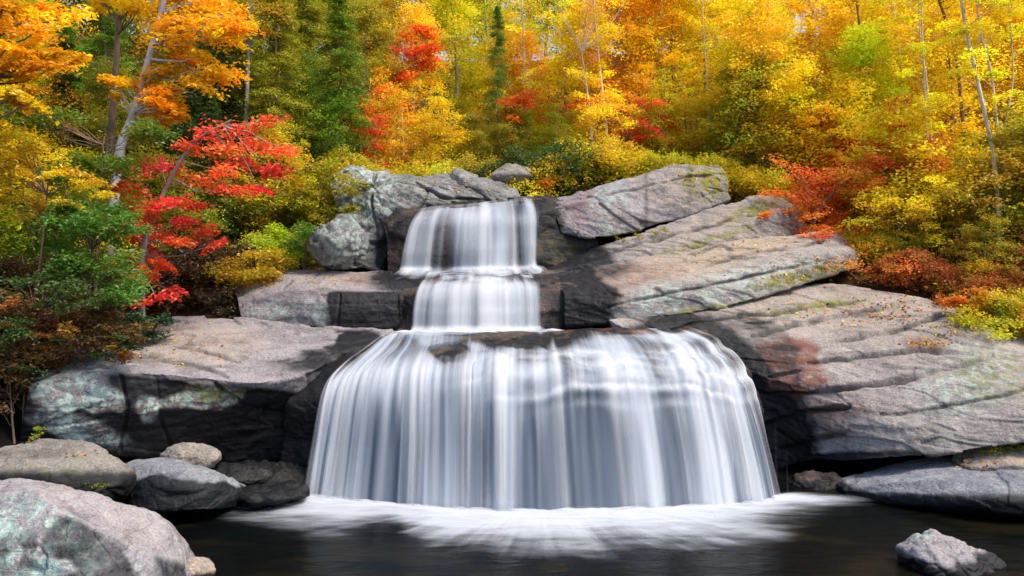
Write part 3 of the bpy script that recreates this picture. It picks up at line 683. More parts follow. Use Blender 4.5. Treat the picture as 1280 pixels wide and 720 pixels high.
TOPW = [[(522, 264, 18.2), (516, 272, 17.6), (507, 290, 17.25), (500, 315, 17.05), (496, 338, 17.0)],
        [(550, 260, 18.2), (545, 268, 17.6), (540, 282, 17.2), (535, 312, 17.0), (532, 339, 16.9)],
        [(585, 258, 18.3), (583, 264, 17.6), (580, 276, 17.2), (578, 310, 16.95), (576, 338, 16.85)],
        [(620, 254, 18.4), (620, 259, 17.7), (620, 272, 17.3), (620, 308, 17.1), (620, 336, 17.0)],
        [(650, 251, 18.5), (652, 254, 17.8), (654, 268, 17.45), (655, 305, 17.3), (656, 333, 17.2)],
        [(668, 249, 18.6), (671, 253, 17.9), (674, 267, 17.6), (675, 304, 17.5), (676, 332, 17.4)]]
def dT(px, py, u, v, V, k):
    d = .50+.6*(strands(u, v, 22, 400+k, .008, .04)-strands(u, v, 14, 420+k, .01, .05))+.20*perlin(np.stack([u*5, v*.8, v*0+k], 1), 33)+.3*np.exp(-((px-595)/20)**2)-.30*np.exp(-((px-552)/18)**2)*sstep(262, 275, py)-.22*np.exp(-((px-640)/8)**2)
    return d+.15*np.exp(-((py-275)/8)**2)-.1*sstep(290, 330, py)+.25*np.exp(-((px-510)/12)**2)+.35*np.exp(-((py-338)/4)**2)-.5*sstep(343, 350, py)
tier('narrow upper waterfall at the top, nearest the forest', TOPW, dT, ext=(11, -.75, 6))
MIDW = [[(530, 343, 16.9), (524, 354, 16.2), (518, 367, 15.6), (514, 388, 15.35), (511, 415, 15.2)],
        [(560, 342, 16.8), (556, 352, 16.1), (550, 364, 15.45), (547, 388, 15.2), (545, 415, 15.05)],
        [(600, 342, 16.8), (600, 351, 16.1), (598, 362, 15.4), (598, 388, 15.15), (598, 415, 15.0)],
        [(640, 341, 16.8), (642, 350, 16.1), (645, 361, 15.4), (646, 388, 15.2), (647, 414, 15.1)],
        [(665, 340, 16.8), (672, 350, 16.2), (678, 361, 15.5), (681, 388, 15.35), (683, 413, 15.25)]]
def dM(px, py, u, v, V, k):
    d = .70+.6*(strands(u, v, 18, 440+k, .008, .04)-strands(u, v, 12, 460+k, .01, .04))+.2*perlin(np.stack([u*5, v*.8, v*0+k], 1), 35)+.2*np.exp(-((px-625)/28)**2)-.2*np.exp(-((px-540)/20)**2)*sstep(370, 385, py)
    return d+.3*sstep(406, 412, py)-.55*(1-sstep(346, 362, py))*sstep(-.25, .2, perlin(V*np.array([2, 2, 3]), 36))-.35*np.exp(-((px-677)/6)**2)
tier('short middle waterfall between the upper and bottom falls', MIDW, dM, nv=110, ext=(5, -.75, 14))

# ------------------------------------------------------------------ pool, foam
def build_pool():
    xs = spaced(-60, 60, -8, 10, .25, 6); ys = spaced(-100, 14.6, 4, 14, .2, 6)
    X, Y = np.meshgrid(xs, ys, indexing='ij'); V = np.stack([X.ravel(), Y.ravel(), 0*X.ravel()], 1)
    V[:, 2] = .012*fbm(V*np.array([.8, 1.6, 1]), 3, 60)
    t = NT('dark_pool_water'); pos = t.n('ShaderNodeNewGeometry').outputs['Position']
    p = t.n('ShaderNodeBsdfPrincipled')
    n1 = t.noise(t.map(pos, (.7, 1.2, 1)), 1.1, 4, .6, .4)
    c = t.mix(t.ss(n1, .45, .7), (.0015, .0025, .0025), (.010, .008, .004)); t.l(c, p.inputs['Base Color'])
    p.inputs['Roughness'].default_value = .22; p.inputs['IOR'].default_value = 1.33; p.inputs['Specular IOR Level'].default_value = .12
    n = t.noise(t.map(pos, (1.2, 3.2, 1)), 1.7, 5, .6, .6)
    bp = t.n('ShaderNodeBump'); bp.inputs['Strength'].default_value = .55; bp.inputs['Distance'].default_value = .06; t.l(n, bp.inputs['Height']); t.l(bp.outputs[0], p.inputs['Normal'])
    t.l(p.outputs[0], t.out.inputs[0])
    tag(link('water', make_mesh('water', V, grid_faces(len(xs), len(ys))[:, ::-1]), t.m), 'dark still pool below the bottom fall', kind='structure')
build_pool()
def build_foam():
    """foam spreading from the foot of the fall in long soft streaks"""
    inner = np.array([[(-8+262+k*0, 0) for k in (0,)]])
    IN = [(372, 614), (400, 620), (440, 627), (500, 634), (570, 638), (637, 642), (725, 640), (820, 637), (895, 633), (950, 628), (985, 621), (1000, 616)]
    def onw(p):
        D = CZ*F/(p[1]-HY); return np.array([(p[0]-CX)/F*D, D])
    # the outflow spreads in a fan from behind the foot of the fall
    B = catmull(np.array([onw(p) for p in IN]), 300); Cc = np.array([.45, 12.95])
    th = np.arctan2(B[:, 0]-Cc[0], -(B[:, 1]-Cc[1])); rr = np.hypot(B[:, 0]-Cc[0], B[:, 1]-Cc[1]); o_ = np.argsort(th)
    nu, nv = 640, 120; T = np.linspace(th.min()-.02, th.max()+.02, nu); t = np.linspace(0, 1, nv); r0 = np.interp(T, th[o_], rr[o_])-.22
    for k in (0, 1):
        Rr = r0[:, None]+t[None]*2.6; TT = T[:, None]+0*t[None]
        V = np.stack([Cc[0]+np.sin(TT)*Rr, Cc[1]-np.cos(TT)*Rr, 0*Rr], -1).reshape(-1, 3)
        u = np.repeat(np.linspace(0, 1, nu), nv); v = np.tile(t*2.6, nu); tt = TT.ravel()
        V[:, 2] = .022+.02*k+.012*perlin(V*np.array([2.5, 2.5, 1]), 61+k)
        px, py = PXPY(V)
        lobe = perlin(np.stack([tt*2.1, 0*v, 0*v+k], 1), 63)*.35+perlin(np.stack([tt*7, 0*v, 0*v+k], 1), 64)*.16
        reach = 1.65+1.7*lobe+.35*sstep(.7, 1.2, -tt)-.5*sstep(.9, 1.35, tt)+.15*np.exp(-((px-640)/110)**2)-.8*np.exp(-((px-485)/42)**2)
        reach = np.maximum(reach, .6); q = v/reach
        wave = fbm(np.stack([V[:, 0]*1.6, V[:, 1]*5.5, 0*v+k], 1), 3, 69)
        d = 1.8*np.exp(-(q/.75)**1.35)*sstep(-.05, .25, v)+.25*np.exp(-((v-.25)/.16)**2)
        d += .30*wave*np.exp(-(q/1.6)**2)*sstep(.1, .4, v)
        d += .30*(strands(u, q*.4, 40, 500+k, .002, .009)-strands(u, q*.4, 34, 520+k, .002, .010))*np.exp(-(q/1.5)**2)*sstep(.15, .6, v)
        d -= (0, .25)[k]
        d *= (1-sstep(2.0, 2.6, v))*sstep(0, .05, u)*(1-sstep(.95, 1, u))*(1-sstep(.9, 1.9, q))
        me = make_mesh('foam', V, grid_faces(nu, nv)[:, ::-1], {'dens': ('FLOAT', np.clip(d, 0, 1.3))}, np.stack([u*7, v*.6], 1))
        o = link('foam', me, FM[k])
        if k == 0: root = o; tag(o, 'soft white foam streaking out from the foot of the bottom fall', kind='stuff')
        else: o.parent = root; o.name = 'foam_mist'
FM = [fall_mat('foam', 3.6, .9, 2.2, tone=(.64, .69, .76), con=1.3, wide=1.6), fall_mat('foam_mist', 3, .5, 5.2, tone=(.74, .77, .82), con=1.1, wide=1.8, top=.75), fall_mat('foam_spray', 2, .5, 8.2, tone=(.80, .82, .86), con=.8, wide=1.9, top=.6)]
build_foam()

# ------------------------------------------------------------------ loose boulders
def mJ(px, py, V):
    n = 12*n_(V, 2, 101)
    top = sstep(-6, 6, (px+n*.6-65)*.75-(py-600)*.45+6)
    return dict(lichen=.85*(1-top)+.18, warm=.12*top, wet=blob(px, py, 120, 735, 160, 18, 0, .5))
J_ST = [[(-120, 668, 8.9), (-115, 672, 8.5), (-110, 690, 8.1), (-110, 740, 7.8), (-110, 830, 7.7)],
        [(-50, 622, 9.0), (-45, 626, 8.6), (-42, 640, 8.1), (-45, 720, 7.7), (-45, 830, 7.5)],
        [(18, 599, 9.0), (22, 602, 8.6), (30, 612, 8.2), (20, 700, 7.7), (15, 830, 7.5)],
        [(62, 604, 9.0), (66, 609, 8.6), (78, 638, 8.0), (78, 710, 7.6), (75, 830, 7.5)],
        [(112, 613, 9.0), (117, 620, 8.6), (132, 668, 7.9), (135, 730, 7.65), (135, 830, 7.6)],
        [(160, 629, 9.0), (166, 640, 8.7), (180, 690, 8.1), (182, 745, 7.9), (182, 830, 7.8)],
        [(200, 650, 9.1), (206, 662, 8.8), (216, 700, 8.5), (218, 750, 8.3), (216, 830, 8.2)],
        [(222, 676, 9.2), (227, 690, 9.0), (233, 715, 8.9), (234, 760, 8.8), (230, 830, 8.8)]]
def mJ2(px, py, V):
    n = 12*n_(V, 2, 101); el = np.interp(px, [-50, 30, 78, 132, 180, 216], [640, 614, 640, 668, 692, 704]); low = sstep(-8, 8, py-el+n*.5)
    return dict(lichen=.9*low*sstep(150, 90, px)+.12, warm=.1*(1-low), wet=np.maximum(.6*low*sstep(-.2, .3, n_(V, 1.5, 102)), .5*sstep(-.3, .3, n_(V, 5, 103))*blob(px, py, 40, 690, 60, 30)), rust=.12*(1-low), crack=0*px)  # wet darkens the left-front facet against the top, facet shade put into the colour
slab('boulder', J_ST, M['pink'], 'largest pale pink boulder in the bottom left corner of the pool', mJ2, nu=300, nv=190, back=.5, under=.3, sm=7, amp=.045, amp2=.012, block=.05, bscale=(1.6, 1.6, 1.6), dip=30, seed=61, bot=0, cat='boulder',
     cracks=[([(70, 622), (110, 645), (165, 690)], 3, .03)])
boulder('boulder', 1122, 1256, 671, 744, 9.75, .9, M['left'], 'lone pale bluish rock rising from the pool at bottom right', seed=19, amp=.045, amp2=.02, power=14, planes=[(.2, -.6, .8, .62), (.35, 0, .9, .75)], tilt=-10, sub=6,
        masks=lambda x, y, V: dict(lichen=.5*blob(x, y, 1145, 668, 18, 9), wet=.8*sstep(-.02, -.12, V[:, 2]-.08)))
boulder('boulder', 222, 268, 700, 745, 9.2, .5, M['slab'], 'small tan stone at the water edge beside the largest boulder', seed=23, amp=.02, sub=5, masks=lambda x, y, V: dict(warm=.6+0*x))
boulder('boulder', -30, 164, 556, 640, 11.2, 1.4, M['cliff'], 'low tan rock with a small leafy vine behind the largest boulder', seed=27, amp=.05, masks=lambda x, y, V: dict(warm=.35+0*x, wet=np.clip(.2+.7*sstep(580, 602, y), 0, 1), moss=.4*blob(x, y, 60, 600, 70, 16)), planes=[(0, -.3, 1, .75)])
boulder('boulder', -70, 40, 600, 680, 10.2, 1.2, M['slab'], 'partly hidden brown rock at the left frame edge above the largest boulder', seed=28, amp=.05, sub=5, masks=lambda x, y, V: dict(moss=.3+0*x))
K_ST = [[(138, 590, 12.4), (140, 593, 12.1), (143, 600, 11.8), (145, 612, 11.7), (148, 634, 11.7)],
        [(165, 573, 12.5), (168, 577, 12.1), (172, 586, 11.6), (170, 606, 11.3), (168, 640, 11.2)],
        [(205, 571, 12.5), (210, 575, 12.1), (216, 586, 11.5), (214, 606, 11.2), (210, 642, 11.1)],
        [(250, 577, 12.6), (255, 582, 12.2), (262, 595, 11.6), (260, 612, 11.3), (255, 640, 11.2)],
        [(285, 590, 12.6), (290, 594, 12.3), (297, 603, 12.0), (296, 614, 11.8), (290, 634, 11.7)],
        [(300, 600, 12.7), (304, 603, 12.5), (310, 608, 12.3), (308, 616, 12.2), (304, 632, 12.1)]]
slab('boulder', K_ST, M['blue'], 'low dark bluish rock with a paler flat top at the foot of the left ledge', lambda x, y, V: dict(wet=np.clip(sstep(588, 602, y-.16*np.abs(x-205)+8*n_(V, 3, 7))+.15, 0, 1), lichen=.3*blob(x, y, 265, 605, 40, 9)),
     nu=220, nv=110, back=.5, under=.4, sm=4, amp=.06, block=.06, bscale=(.9, .9, 2.2), dip=6, seed=71, cat='boulder')
boulder('boulder', 204, 274, 551, 590, 12.3, .6, M['cliff'], 'small rounded tan stone resting behind the dark bluish rock', seed=31, amp=.03, sub=5, masks=lambda x, y, V: dict(warm=.5+0*x))
for i, (a, lab) in enumerate([((262, 345, 578, 614, 12.6), 'dark brown wet rock right of the small rounded tan stone'), ((318, 392, 580, 618, 12.9), 'black wet rock beside the left edge of the bottom fall'),
                              ((280, 384, 606, 630, 12.1), 'low black wet rock nearest the left foam streaks')]):
    boulder('boulder', *a, .9, M['wet'], lab, seed=33+i, amp=.05, sub=5, masks=lambda x, y, V: dict(wet=.75+.2*n_(V, 2, 5), moss=.1+0*x))
def mH(px, py, V): return dict(wet=sstep(608, 628, py)*.9, warm=.0*px)
H_ST = [[(1040, 602, 13.2), (1045, 604, 13.0), (1052, 608, 12.8), (1055, 613, 12.7), (1058, 622, 12.7)],
        [(1100, 584, 13.3), (1110, 588, 12.9), (1120, 602, 12.2), (1125, 616, 12.0), (1125, 632, 12.0)],
        [(1160, 572, 13.3), (1175, 580, 12.7), (1190, 600, 11.8), (1195, 620, 11.5), (1198, 638, 11.5)],
        [(1225, 566, 13.3), (1240, 582, 12.5), (1255, 602, 11.6), (1260, 625, 11.2), (1262, 645, 11.2)],
        [(1300, 566, 13.2), (1310, 582, 12.4), (1325, 602, 11.5), (1330, 622, 11.2), (1332, 645, 11.2)],
        [(1370, 580, 12.8), (1380, 590, 12.2), (1395, 606, 11.5), (1400, 620, 11.3), (1402, 640, 11.3)]]
slab('rock_ledge', H_ST, M['blue'], 'low bluish grey flat rock at the waterline under the huge right slab', mH, nu=260, nv=120, back=.8, under=.5, amp=.05, block=.04, bscale=(.8, .9, 2), dip=8, seed=55, bot=.2)
boulder('boulder', 1195, 1360, 563, 602, 12.6, 1.0, M['slab'], 'flat tan rock lying on the low bluish rock at the right edge', seed=39, amp=.04, planes=[(0, -.2, 1, .6)], masks=lambda x, y, V: dict(warm=.7+0*x))
boulder('boulder', 985, 1058, 592, 622, 13.3, .8, M['wet'], 'dark rock in the black gap under the huge right slab', seed=40, amp=.05, sub=5, masks=lambda x, y, V: dict(rust=.4+0*x, wet=.5+0*x))

exec_foliage = True
# ------------------------------------------------------------------ foliage
COLS = dict(yellow=(.94, .74, .025), gold=(.95, .72, .02), orange=(.93, .52, .018), redorange=(.88, .25, .03), red=(.92, .16, .05), crimson=(.78, .08, .05),
            green=(.18, .28, .02), bright=(.13, .27, .03), darkgreen=(.07, .13, .02), olive=(.38, .37, .02), yelgreen=(.66, .54, .02), brown=(.10, .055, .02), rust=(.45, .16, .03))
CNAME = dict(yellow='bright yellow', gold='golden', orange='orange', redorange='red-orange', red='red', crimson='crimson', green='green', bright='bright green',
             darkgreen='dark green', olive='olive green', yelgreen='yellow-green', brown='dark brown-leaved', rust='rusty brown')
def leaf_cloud(C, R, TH, n, rng, size=.1, width=.55, tilt=.55, droop=.22, flat=True):
    """n leaves in each flattened spray: centres C, radii R, thickness TH"""
    k = len(C); idx = np.repeat(np.arange(k), n); N = len(idx)
    a = rng.uniform(0, 2*np.pi, N); q = np.sqrt(rng.uniform(0, 1, N))*rng.choice([1, 1, .8, 1.12], N)
    lob = 1+.28*np.sin(a*3+rng.uniform(0, 6, k)[idx])+.18*np.sin(a*5+rng.uniform(0, 6, k)[idx])
    R = np.asarray(R)[idx]; TH = np.asarray(TH)[idx]; ex = rng.uniform(.65, 1.35, k)[idx]; ph = rng.uniform(0, np.pi, k)[idx]
    x, y = np.cos(a)*q*R*lob*ex, np.sin(a)*q*R*lob/ex
    x, y = x*np.cos(ph)-y*np.sin(ph), x*np.sin(ph)+y*np.cos(ph)
    tl = rng.normal(0, .22, (k, 2))[idx]
    z = rng.normal(0, 1, N)*TH-droop*q*q*R+tl[:, 0]*x+tl[:, 1]*y
    P = C[idx]+np.stack([x, y, z], 1)
    nrm = np.stack([rng.normal(0, tilt, N), rng.normal(0, tilt, N), np.ones(N)], 1); nrm /= np.linalg.norm(nrm, axis=1)[:, None]
    b = rng.uniform(0, 2*np.pi, N); t = np.stack([np.cos(b), np.sin(b), -.25*np.ones(N)], 1)
    t -= nrm*(t*nrm).sum(1)[:, None]; t /= np.linalg.norm(t, axis=1)[:, None]; s = np.cross(nrm, t)
    L = (size*rng.uniform(.6, 1.3, N))[:, None]; Wd = L*width
    V = np.stack([P-t*L*.5, P+s*Wd*.5+nrm*L*.08, P+t*L*.5-nrm*L*.1, P-s*Wd*.5+nrm*L*.08], 1)
    tint = np.clip(.5*rng.uniform(0, 1, k)[idx]+.5*rng.uniform(0, 1, N), 0, 1)
    tb = np.clip(.5*rng.uniform(0, 1, k)[idx]+.5*rng.uniform(0, 1, N), 0, 1)
    return V.reshape(-1, 3), np.repeat(tint, 4), np.repeat(tb, 4)
def leaf_mesh(name, parts, col=None):
    V = np.concatenate([p[0] for p in parts]); tn = np.concatenate([p[1] for p in parts]); tb = np.concatenate([p[2] for p in parts])
    Fq = np.arange(len(V)).reshape(-1, 4)
    at = {'tint': ('FLOAT', tn), 'tintb': ('FLOAT', tb)}
    if col is not None: at['lc'] = ('FLOAT_VECTOR', col)
    return make_mesh(name, V, Fq, at, smooth=False)
def tube(path, rad, k=7):
    P = np.asarray(path, float); n = len(P); rad = np.asarray(rad)
    T = np.gradient(P, axis=0); T /= np.linalg.norm(T, axis=1)[:, None]
    ref = np.array([1., .1, 0]); A = np.cross(T, ref); A /= np.maximum(np.linalg.norm(A, axis=1), 1e-6)[:, None]; B = np.cross(T, A)
    a = np.linspace(0, 2*np.pi, k, endpoint=False)
    V = P[:, None]+(A[:, None]*np.cos(a)[None, :, None]+B[:, None]*np.sin(a)[None, :, None])*rad[:, None, None]
    return V.reshape(-1, 3), grid_faces(n, k, True)
def tubes_mesh(name, tubes):
    Vs, Fs, o = [], [], 0
    for V, Fq in tubes: Vs.append(V); Fs.append(Fq+o); o += len(V)
    return make_mesh(name, np.concatenate(Vs), np.concatenate(Fs))
def limb(a, b, r, rng, n=6):
    t = np.linspace(0, 1, n)[:, None]; sag = np.sin(t*np.pi)*np.array([0, 0, -.12])*np.linalg.norm(b-a)*rng.uniform(-.6, 1)
    j = rng.normal(0, .02, (n, 3))*np.linalg.norm(b-a); j[0] = 0
    return tube(a+(b-a)*t+sag+j, np.linspace(r, r*.3, n), 5)

def proto_broad(seed, H, cr, h0, npads=60, nl=130, size=.12, r=.09, spread=1.0):
    g = np.random.default_rng(seed)
    n = 14; t = np.linspace(0, 1, n); lean = g.normal(0, .04, 2)*H
    path = np.stack([lean[0]*t**1.5+.12*np.sin(t*5+g.uniform(0, 6)), lean[1]*t**1.5+.12*np.sin(t*4+g.uniform(0, 6)), t*H*.97], 1); path[:, :2] -= path[0, :2]; path[0, 2] = -.4
    tb = [tube(path, r*(1-.85*t)*(1+.5*np.exp(-t*25)), 8)]
    C, R = [], []
    for i in range(npads):
        h = h0+(1-h0)*g.uniform(0, 1)**.9; f = (h-h0)/(1-h0)
        rr = cr*(np.sin(np.pi*min(1, .12+f*.86))**.7)*g.uniform(.25, 1.05); a = g.uniform(0, 2*np.pi)
        c0 = np.array([np.interp(h, t, path[:, j]) for j in range(3)])
        c = c0+np.array([math.cos(a)*rr, math.sin(a)*rr, g.normal(0, .15)]); C.append(c); R.append(cr*g.uniform(.2, .42)*spread)
        if i % 2 == 0:
            h2 = max(.15, h-.05-rr/H*.5); c1 = np.array([np.interp(h2, t, path[:, j]) for j in range(3)]); tb.append(limb(c1, c-np.array([0, 0, .05]), r*.28*(1.2-h), g))
    C = np.array(C); R = np.array(R)
    return tubes_mesh('trunk', tb), leaf_mesh('crown', [leaf_cloud(C, R, R*.20, nl, g, size)])
def proto_conifer(seed, H, R0, n=26000, size=.13, h0=.06):
    g = np.random.default_rng(seed); C, R, tb = [], [], []
    t = np.linspace(0, 1, 10); tb.append(tube(np.stack([.03*np.sin(t*5), 0*t, t*H-.3*(t == 0)], 1), .035*H/3*(1-.9*t), 7))
    h = h0*H
    while h < H*.98:
        f = 1-h/H; L = R0*(f**.8)*g.uniform(.75, 1.15)+.06; nb = int(5+4*f)
        for k in range(nb):
            a = g.uniform(0, 2*np.pi); 
            for q in (.35, .7, 1.0):
                C.append([math.cos(a)*L*q, math.sin(a)*L*q, h-.22*L*q*q+.05]); R.append(.16*L+.10)
            tb.append(limb(np.array([0, 0, h]), np.array([math.cos(a)*L, math.sin(a)*L, h-.2*L]), .012, g, 4))
        h += .055*H*g.uniform(.7, 1.2)*(.5+f*.6)
    C = np.array(C); R = np.array(R)
    return tubes_mesh('trunk', tb), leaf_mesh('crown', [leaf_cloud(C, R, R*.22, max(20, n//len(C)), g, size, .14, .5, .3)])
def proto_shrub(seed, R0, H, npads=26, nl=110, size=.085):
    g = np.random.default_rng(seed); C, R, tb = [], [], []
    for i in range(npads):
        a = g.uniform(0, 2*np.pi); el = g.uniform(.0, 1); rr = R0*math.sqrt(max(0.02, 1-el*el*.9))*g.uniform(.45, 1.0)
        c = np.array([math.cos(a)*rr, math.sin(a)*rr, H*(.15+.82*el)*g.uniform(.8, 1.05)]); C.append(c); R.append(R0*g.uniform(.22, .42))
        if i % 3 == 0: tb.append(limb(np.array([g.normal(0, .05), g.normal(0, .05), -.15]), c, .014, g))
    C = np.array(C); R = np.array(R)
    return tubes_mesh('stem', tb), leaf_mesh('foliage', [leaf_cloud(C, R, R*.28, nl, g, size, tilt=.7)])

P_TALL = [proto_broad(200+i, 11, 1.9, .24, 120, 170, .125, .10) for i in range(4)]
P_MED = [proto_broad(220+i, 5.2, 1.3, .12, 90, 150, .088, .05) for i in range(4)]
P_SAP = [proto_broad(240+i, 2.4, .85, .08, 55, 105, .07, .022) for i in range(3)]
P_CON = [proto_conifer(260+i, 6.0, 1.15) for i in range(3)]
P_SHR = [proto_shrub(280+i, .8, .9, 38, 125, .068) for i in range(5)]

def jit(c, g, s=.12):
    return tuple(float(np.clip(v*(1+g.normal(0, s)), 0, 1)) for v in c)
LABELS = {}
PENDING = []
def put(proto, kind, X, Y, Z, sc, rz, col, barkm, g, px, py, lab=None, sz=None, cname=None, leafm=None):
    names = {'tree': ('tree', 'trunk', 'crown'), 'pine_tree': ('pine_tree', 'trunk', 'crown'), 'sapling': ('sapling', 'trunk', 'crown'), 'shrub': ('shrub', 'stem', 'foliage')}[kind]
    root = empty(names[0], (X, Y, Z), rz); root.scale = sc if isinstance(sc, tuple) else (sc, sc, sc)
    a = bpy.data.objects.new(names[1], proto[0]); COL.objects.link(a); a.parent = root
    b = bpy.data.objects.new(names[2], proto[1]); COL.objects.link(b); b.parent = root
    for o, mt in ((a, barkm), (b, leafm or (M['needle'] if kind == 'pine_tree' else M['leaf']))):
        if not o.data.materials: o.data.materials.append(mt)
        o.material_slots[0].link = 'OBJECT'; o.material_slots[0].material = mt
    b.color = (*col, 1)
    cat = {'tree': 'tree', 'pine_tree': 'pine tree', 'sapling': 'young tree', 'shrub': 'shrub'}[kind]
    PENDING.append((root, cat, cname, px, py, Y, lab, sz))
    return root

# colour of the wood by where it stands in the valley (photo anchors)
ANCH = [(470, 30, 'olive'), (440, 120, 'green'), (480, 150, 'orange'), (500, 20, 'yellow'), (520, 60, 'gold'), (560, 40, 'yellow'), (580, 100, 'orange'), (540, 150, 'gold'), (500, 190, 'yelgreen'),
        (620, 70, 'green'), (610, 20, 'yelgreen'), (680, 60, 'yellow'), (680, 110, 'gold'), (720, 40, 'yellow'), (740, 100, 'gold'), (780, 30, 'orange'), (800, 90, 'orange'), (830, 50, 'yellow'),
        (860, 110, 'yellow'), (880, 30, 'yellow'), (930, 60, 'yellow'), (920, 150, 'olive'), (960, 170, 'gold'), (1000, 40, 'yellow'), (1040, 110, 'gold'), (1100, 60, 'yellow'), (1150, 100, 'gold'), (1200, 40, 'yellow'),
        (1260, 60, 'gold'), (1250, 140, 'orange'), (1100, 170, 'gold'), (1010, 150, 'gold'), (700, 170, 'olive'), (600, 180, 'olive'), (760, 170, 'yelgreen'), (650, 210, 'darkgreen'), (820, 190, 'yelgreen'),
        (560, 200, 'yelgreen'), (1200, 180, 'gold'), (1350, 80, 'gold'), (-40, 60, 'gold'), (30, 40, 'gold'), (90, 60, 'darkgreen'), (60, 150, 'green'), (120, 200, 'olive'), (30, 200, 'gold'), (230, 120, 'darkgreen'),
        (300, 60, 'olive'), (340, 130, 'olive'), (350, 30, 'yelgreen'), (390, 60, 'olive'), (410, 150, 'green'), (370, 210, 'yelgreen'), (260, 40, 'orange'), (200, 40, 'olive'), (900, 215, 'yelgreen'),
        (1000, 240, 'redorange'), (1060, 230, 'red'), (1120, 220, 'redorange'), (1180, 240, 'yelgreen'), (1100, 280, 'yelgreen'), (1160, 300, 'olive'), (1240, 250, 'olive'), (1250, 330, 'rust'), (1150, 340, 'rust'),
        (1250, 400, 'yelgreen'), (1200, 400, 'gold'), (250, 260, 'olive'), (330, 290, 'yelgreen'), (270, 350, 'brown'), (60, 300, 'green'), (30, 430, 'brown'), (150, 400, 'brown'), (100, 230, 'gold')]
_AP = np.array([(a[0], a[1]) for a in ANCH], float)
def colour_at(px, py, g):
    d = np.hypot(_AP[:, 0]-px-g.normal(0, 18), (_AP[:, 1]-py-g.normal(0, 14))*1.3)
    return ANCH[int(np.argmin(d))][2]
EDGE = np.array([(-200, 11.5), (0, 12.6), (60, 13.2), (120, 14.0), (215, 15.7), (300, 16.2), (340, 17.2), (400, 18.2), (430, 19.8), (640, 20.4), (900, 20.4), (960, 19.9), (1010, 18.9), (1060, 18.3), (1100, 16.9),
                 (1165, 16.4), (1250, 15.2), (1310, 14.8), (1500, 14.2)])
edge = lambda px: np.interp(px, EDGE[:, 0], EDGE[:, 1])
g = np.random.default_rng(99)
BK = [M['bark'], M['bark_grey'], M['bark_pale']]
def row(px0, px1, step, dmin, dmax, protos, kind, smin, smax, cy_h, edge_off=None, xs=(1, 1), barks=(0, 1), dark=0.):
    px = px0
    while px < px1:
        p = px+g.uniform(-.35, .35)*step
        D = g.uniform(dmin, dmax) if edge_off is None else edge(p)+g.uniform(*edge_off)
        X = wx(p, D); Z = float(terrain_z(X, D)[0]); s = g.uniform(smin, smax); k = g.integers(len(protos))
        pyc = HY-(Z+cy_h*s-CZ)/D*F
        cn = colour_at(p, pyc, g)
        if kind == 'pine_tree' and cn not in ('darkgreen', 'green', 'olive', 'yelgreen'): cn = 'olive'
        pk = kind
        put(protos[k], pk, X, D, Z-.05, (s*g.uniform(*xs), s*g.uniform(*xs), s), g.uniform(0, 6.28), jit(COLS[cn], g), BK[barks[g.integers(len(barks))]], g, p, pyc, sz=s, cname=cn)
        px += step*g.uniform(.75, 1.25)
# far wood
row(-160, 1440, 62, 50, 60, P_TALL, 'tree', 1.0, 1.25, 7.5, barks=(0, 1, 2))
row(-120, 1400, 52, 39, 48, P_TALL, 'tree', .8, 1.05, 7, barks=(0, 1, 2))
row(-120, 1400, 54, 30, 37, P_TALL, 'tree', .6, .85, 7, barks=(1, 2))
row(430, 960, 44, 25, 29, P_MED, 'tree', .75, 1.15, 3.2, barks=(1, 2))
row(430, 980, 38, 22.3, 24.5, P_SAP, 'sapling', .7, 1.15, 1.5)
row(425, 960, 27, 20.4, 21.8, P_SHR, 'shrub', .7, 1.15, .5, edge_off=(.1, 1.0))
# right bank
row(960, 1420, 58, 24, 28, P_MED, 'tree', 1.1, 1.5, 3.4, barks=(1, 2))
row(940, 1420, 58, 21, 23.5, P_MED, 'tree', .8, 1.1, 3.4, barks=(1, 2))
row(950, 1400, 36, 19, 20.5, P_SAP, 'sapling', .7, 1.1, 1.5, edge_off=(2.2, 3.8))
row(960, 1400, 40, 0, 0, P_SAP, 'sapling', .6, .85, 1.5, edge_off=(3.6, 5.2))
row(1080, 1400, 50, 0, 0, P_SAP, 'sapling', .5, .75, 1.2, edge_off=(1.0, 2.2))
row(965, 1380, 40, 0, 0, P_SHR, 'shrub', .7, 1.1, .5, edge_off=(1.2, 2.4))
row(1060, 1380, 36, 0, 0, P_SHR, 'shrub', .45, .8, .5, edge_off=(.3, 1.0))
row(940, 1420, 34, 21, 23, P_SAP, 'sapling', 1.0, 1.5, 1.5, edge_off=(1.6, 3.2))
row(960, 1300, 30, 0, 0, P_SHR, 'shrub', .5, .8, .5, edge_off=(.0, .6))
# left bank
row(-160, 440, 60, 24, 29, P_MED, 'tree', 1.1, 1.5, 3.4)
row(-120, 430, 75, 20.5, 23, P_CON, 'pine_tree', .75, 1.05, 3.2)
row(-150, 400, 58, 18, 20, P_MED, 'tree', .6, .85, 3.2, edge_off=(4.2, 6))
row(-150, 400, 44, 0, 0, P_SAP, 'sapling', .8, 1.15, 1.5, edge_off=(2.0, 3.6))
row(-150, 420, 34, 0, 0, P_SHR, 'shrub', .75, 1.2, .5, edge_off=(.7, 1.9))

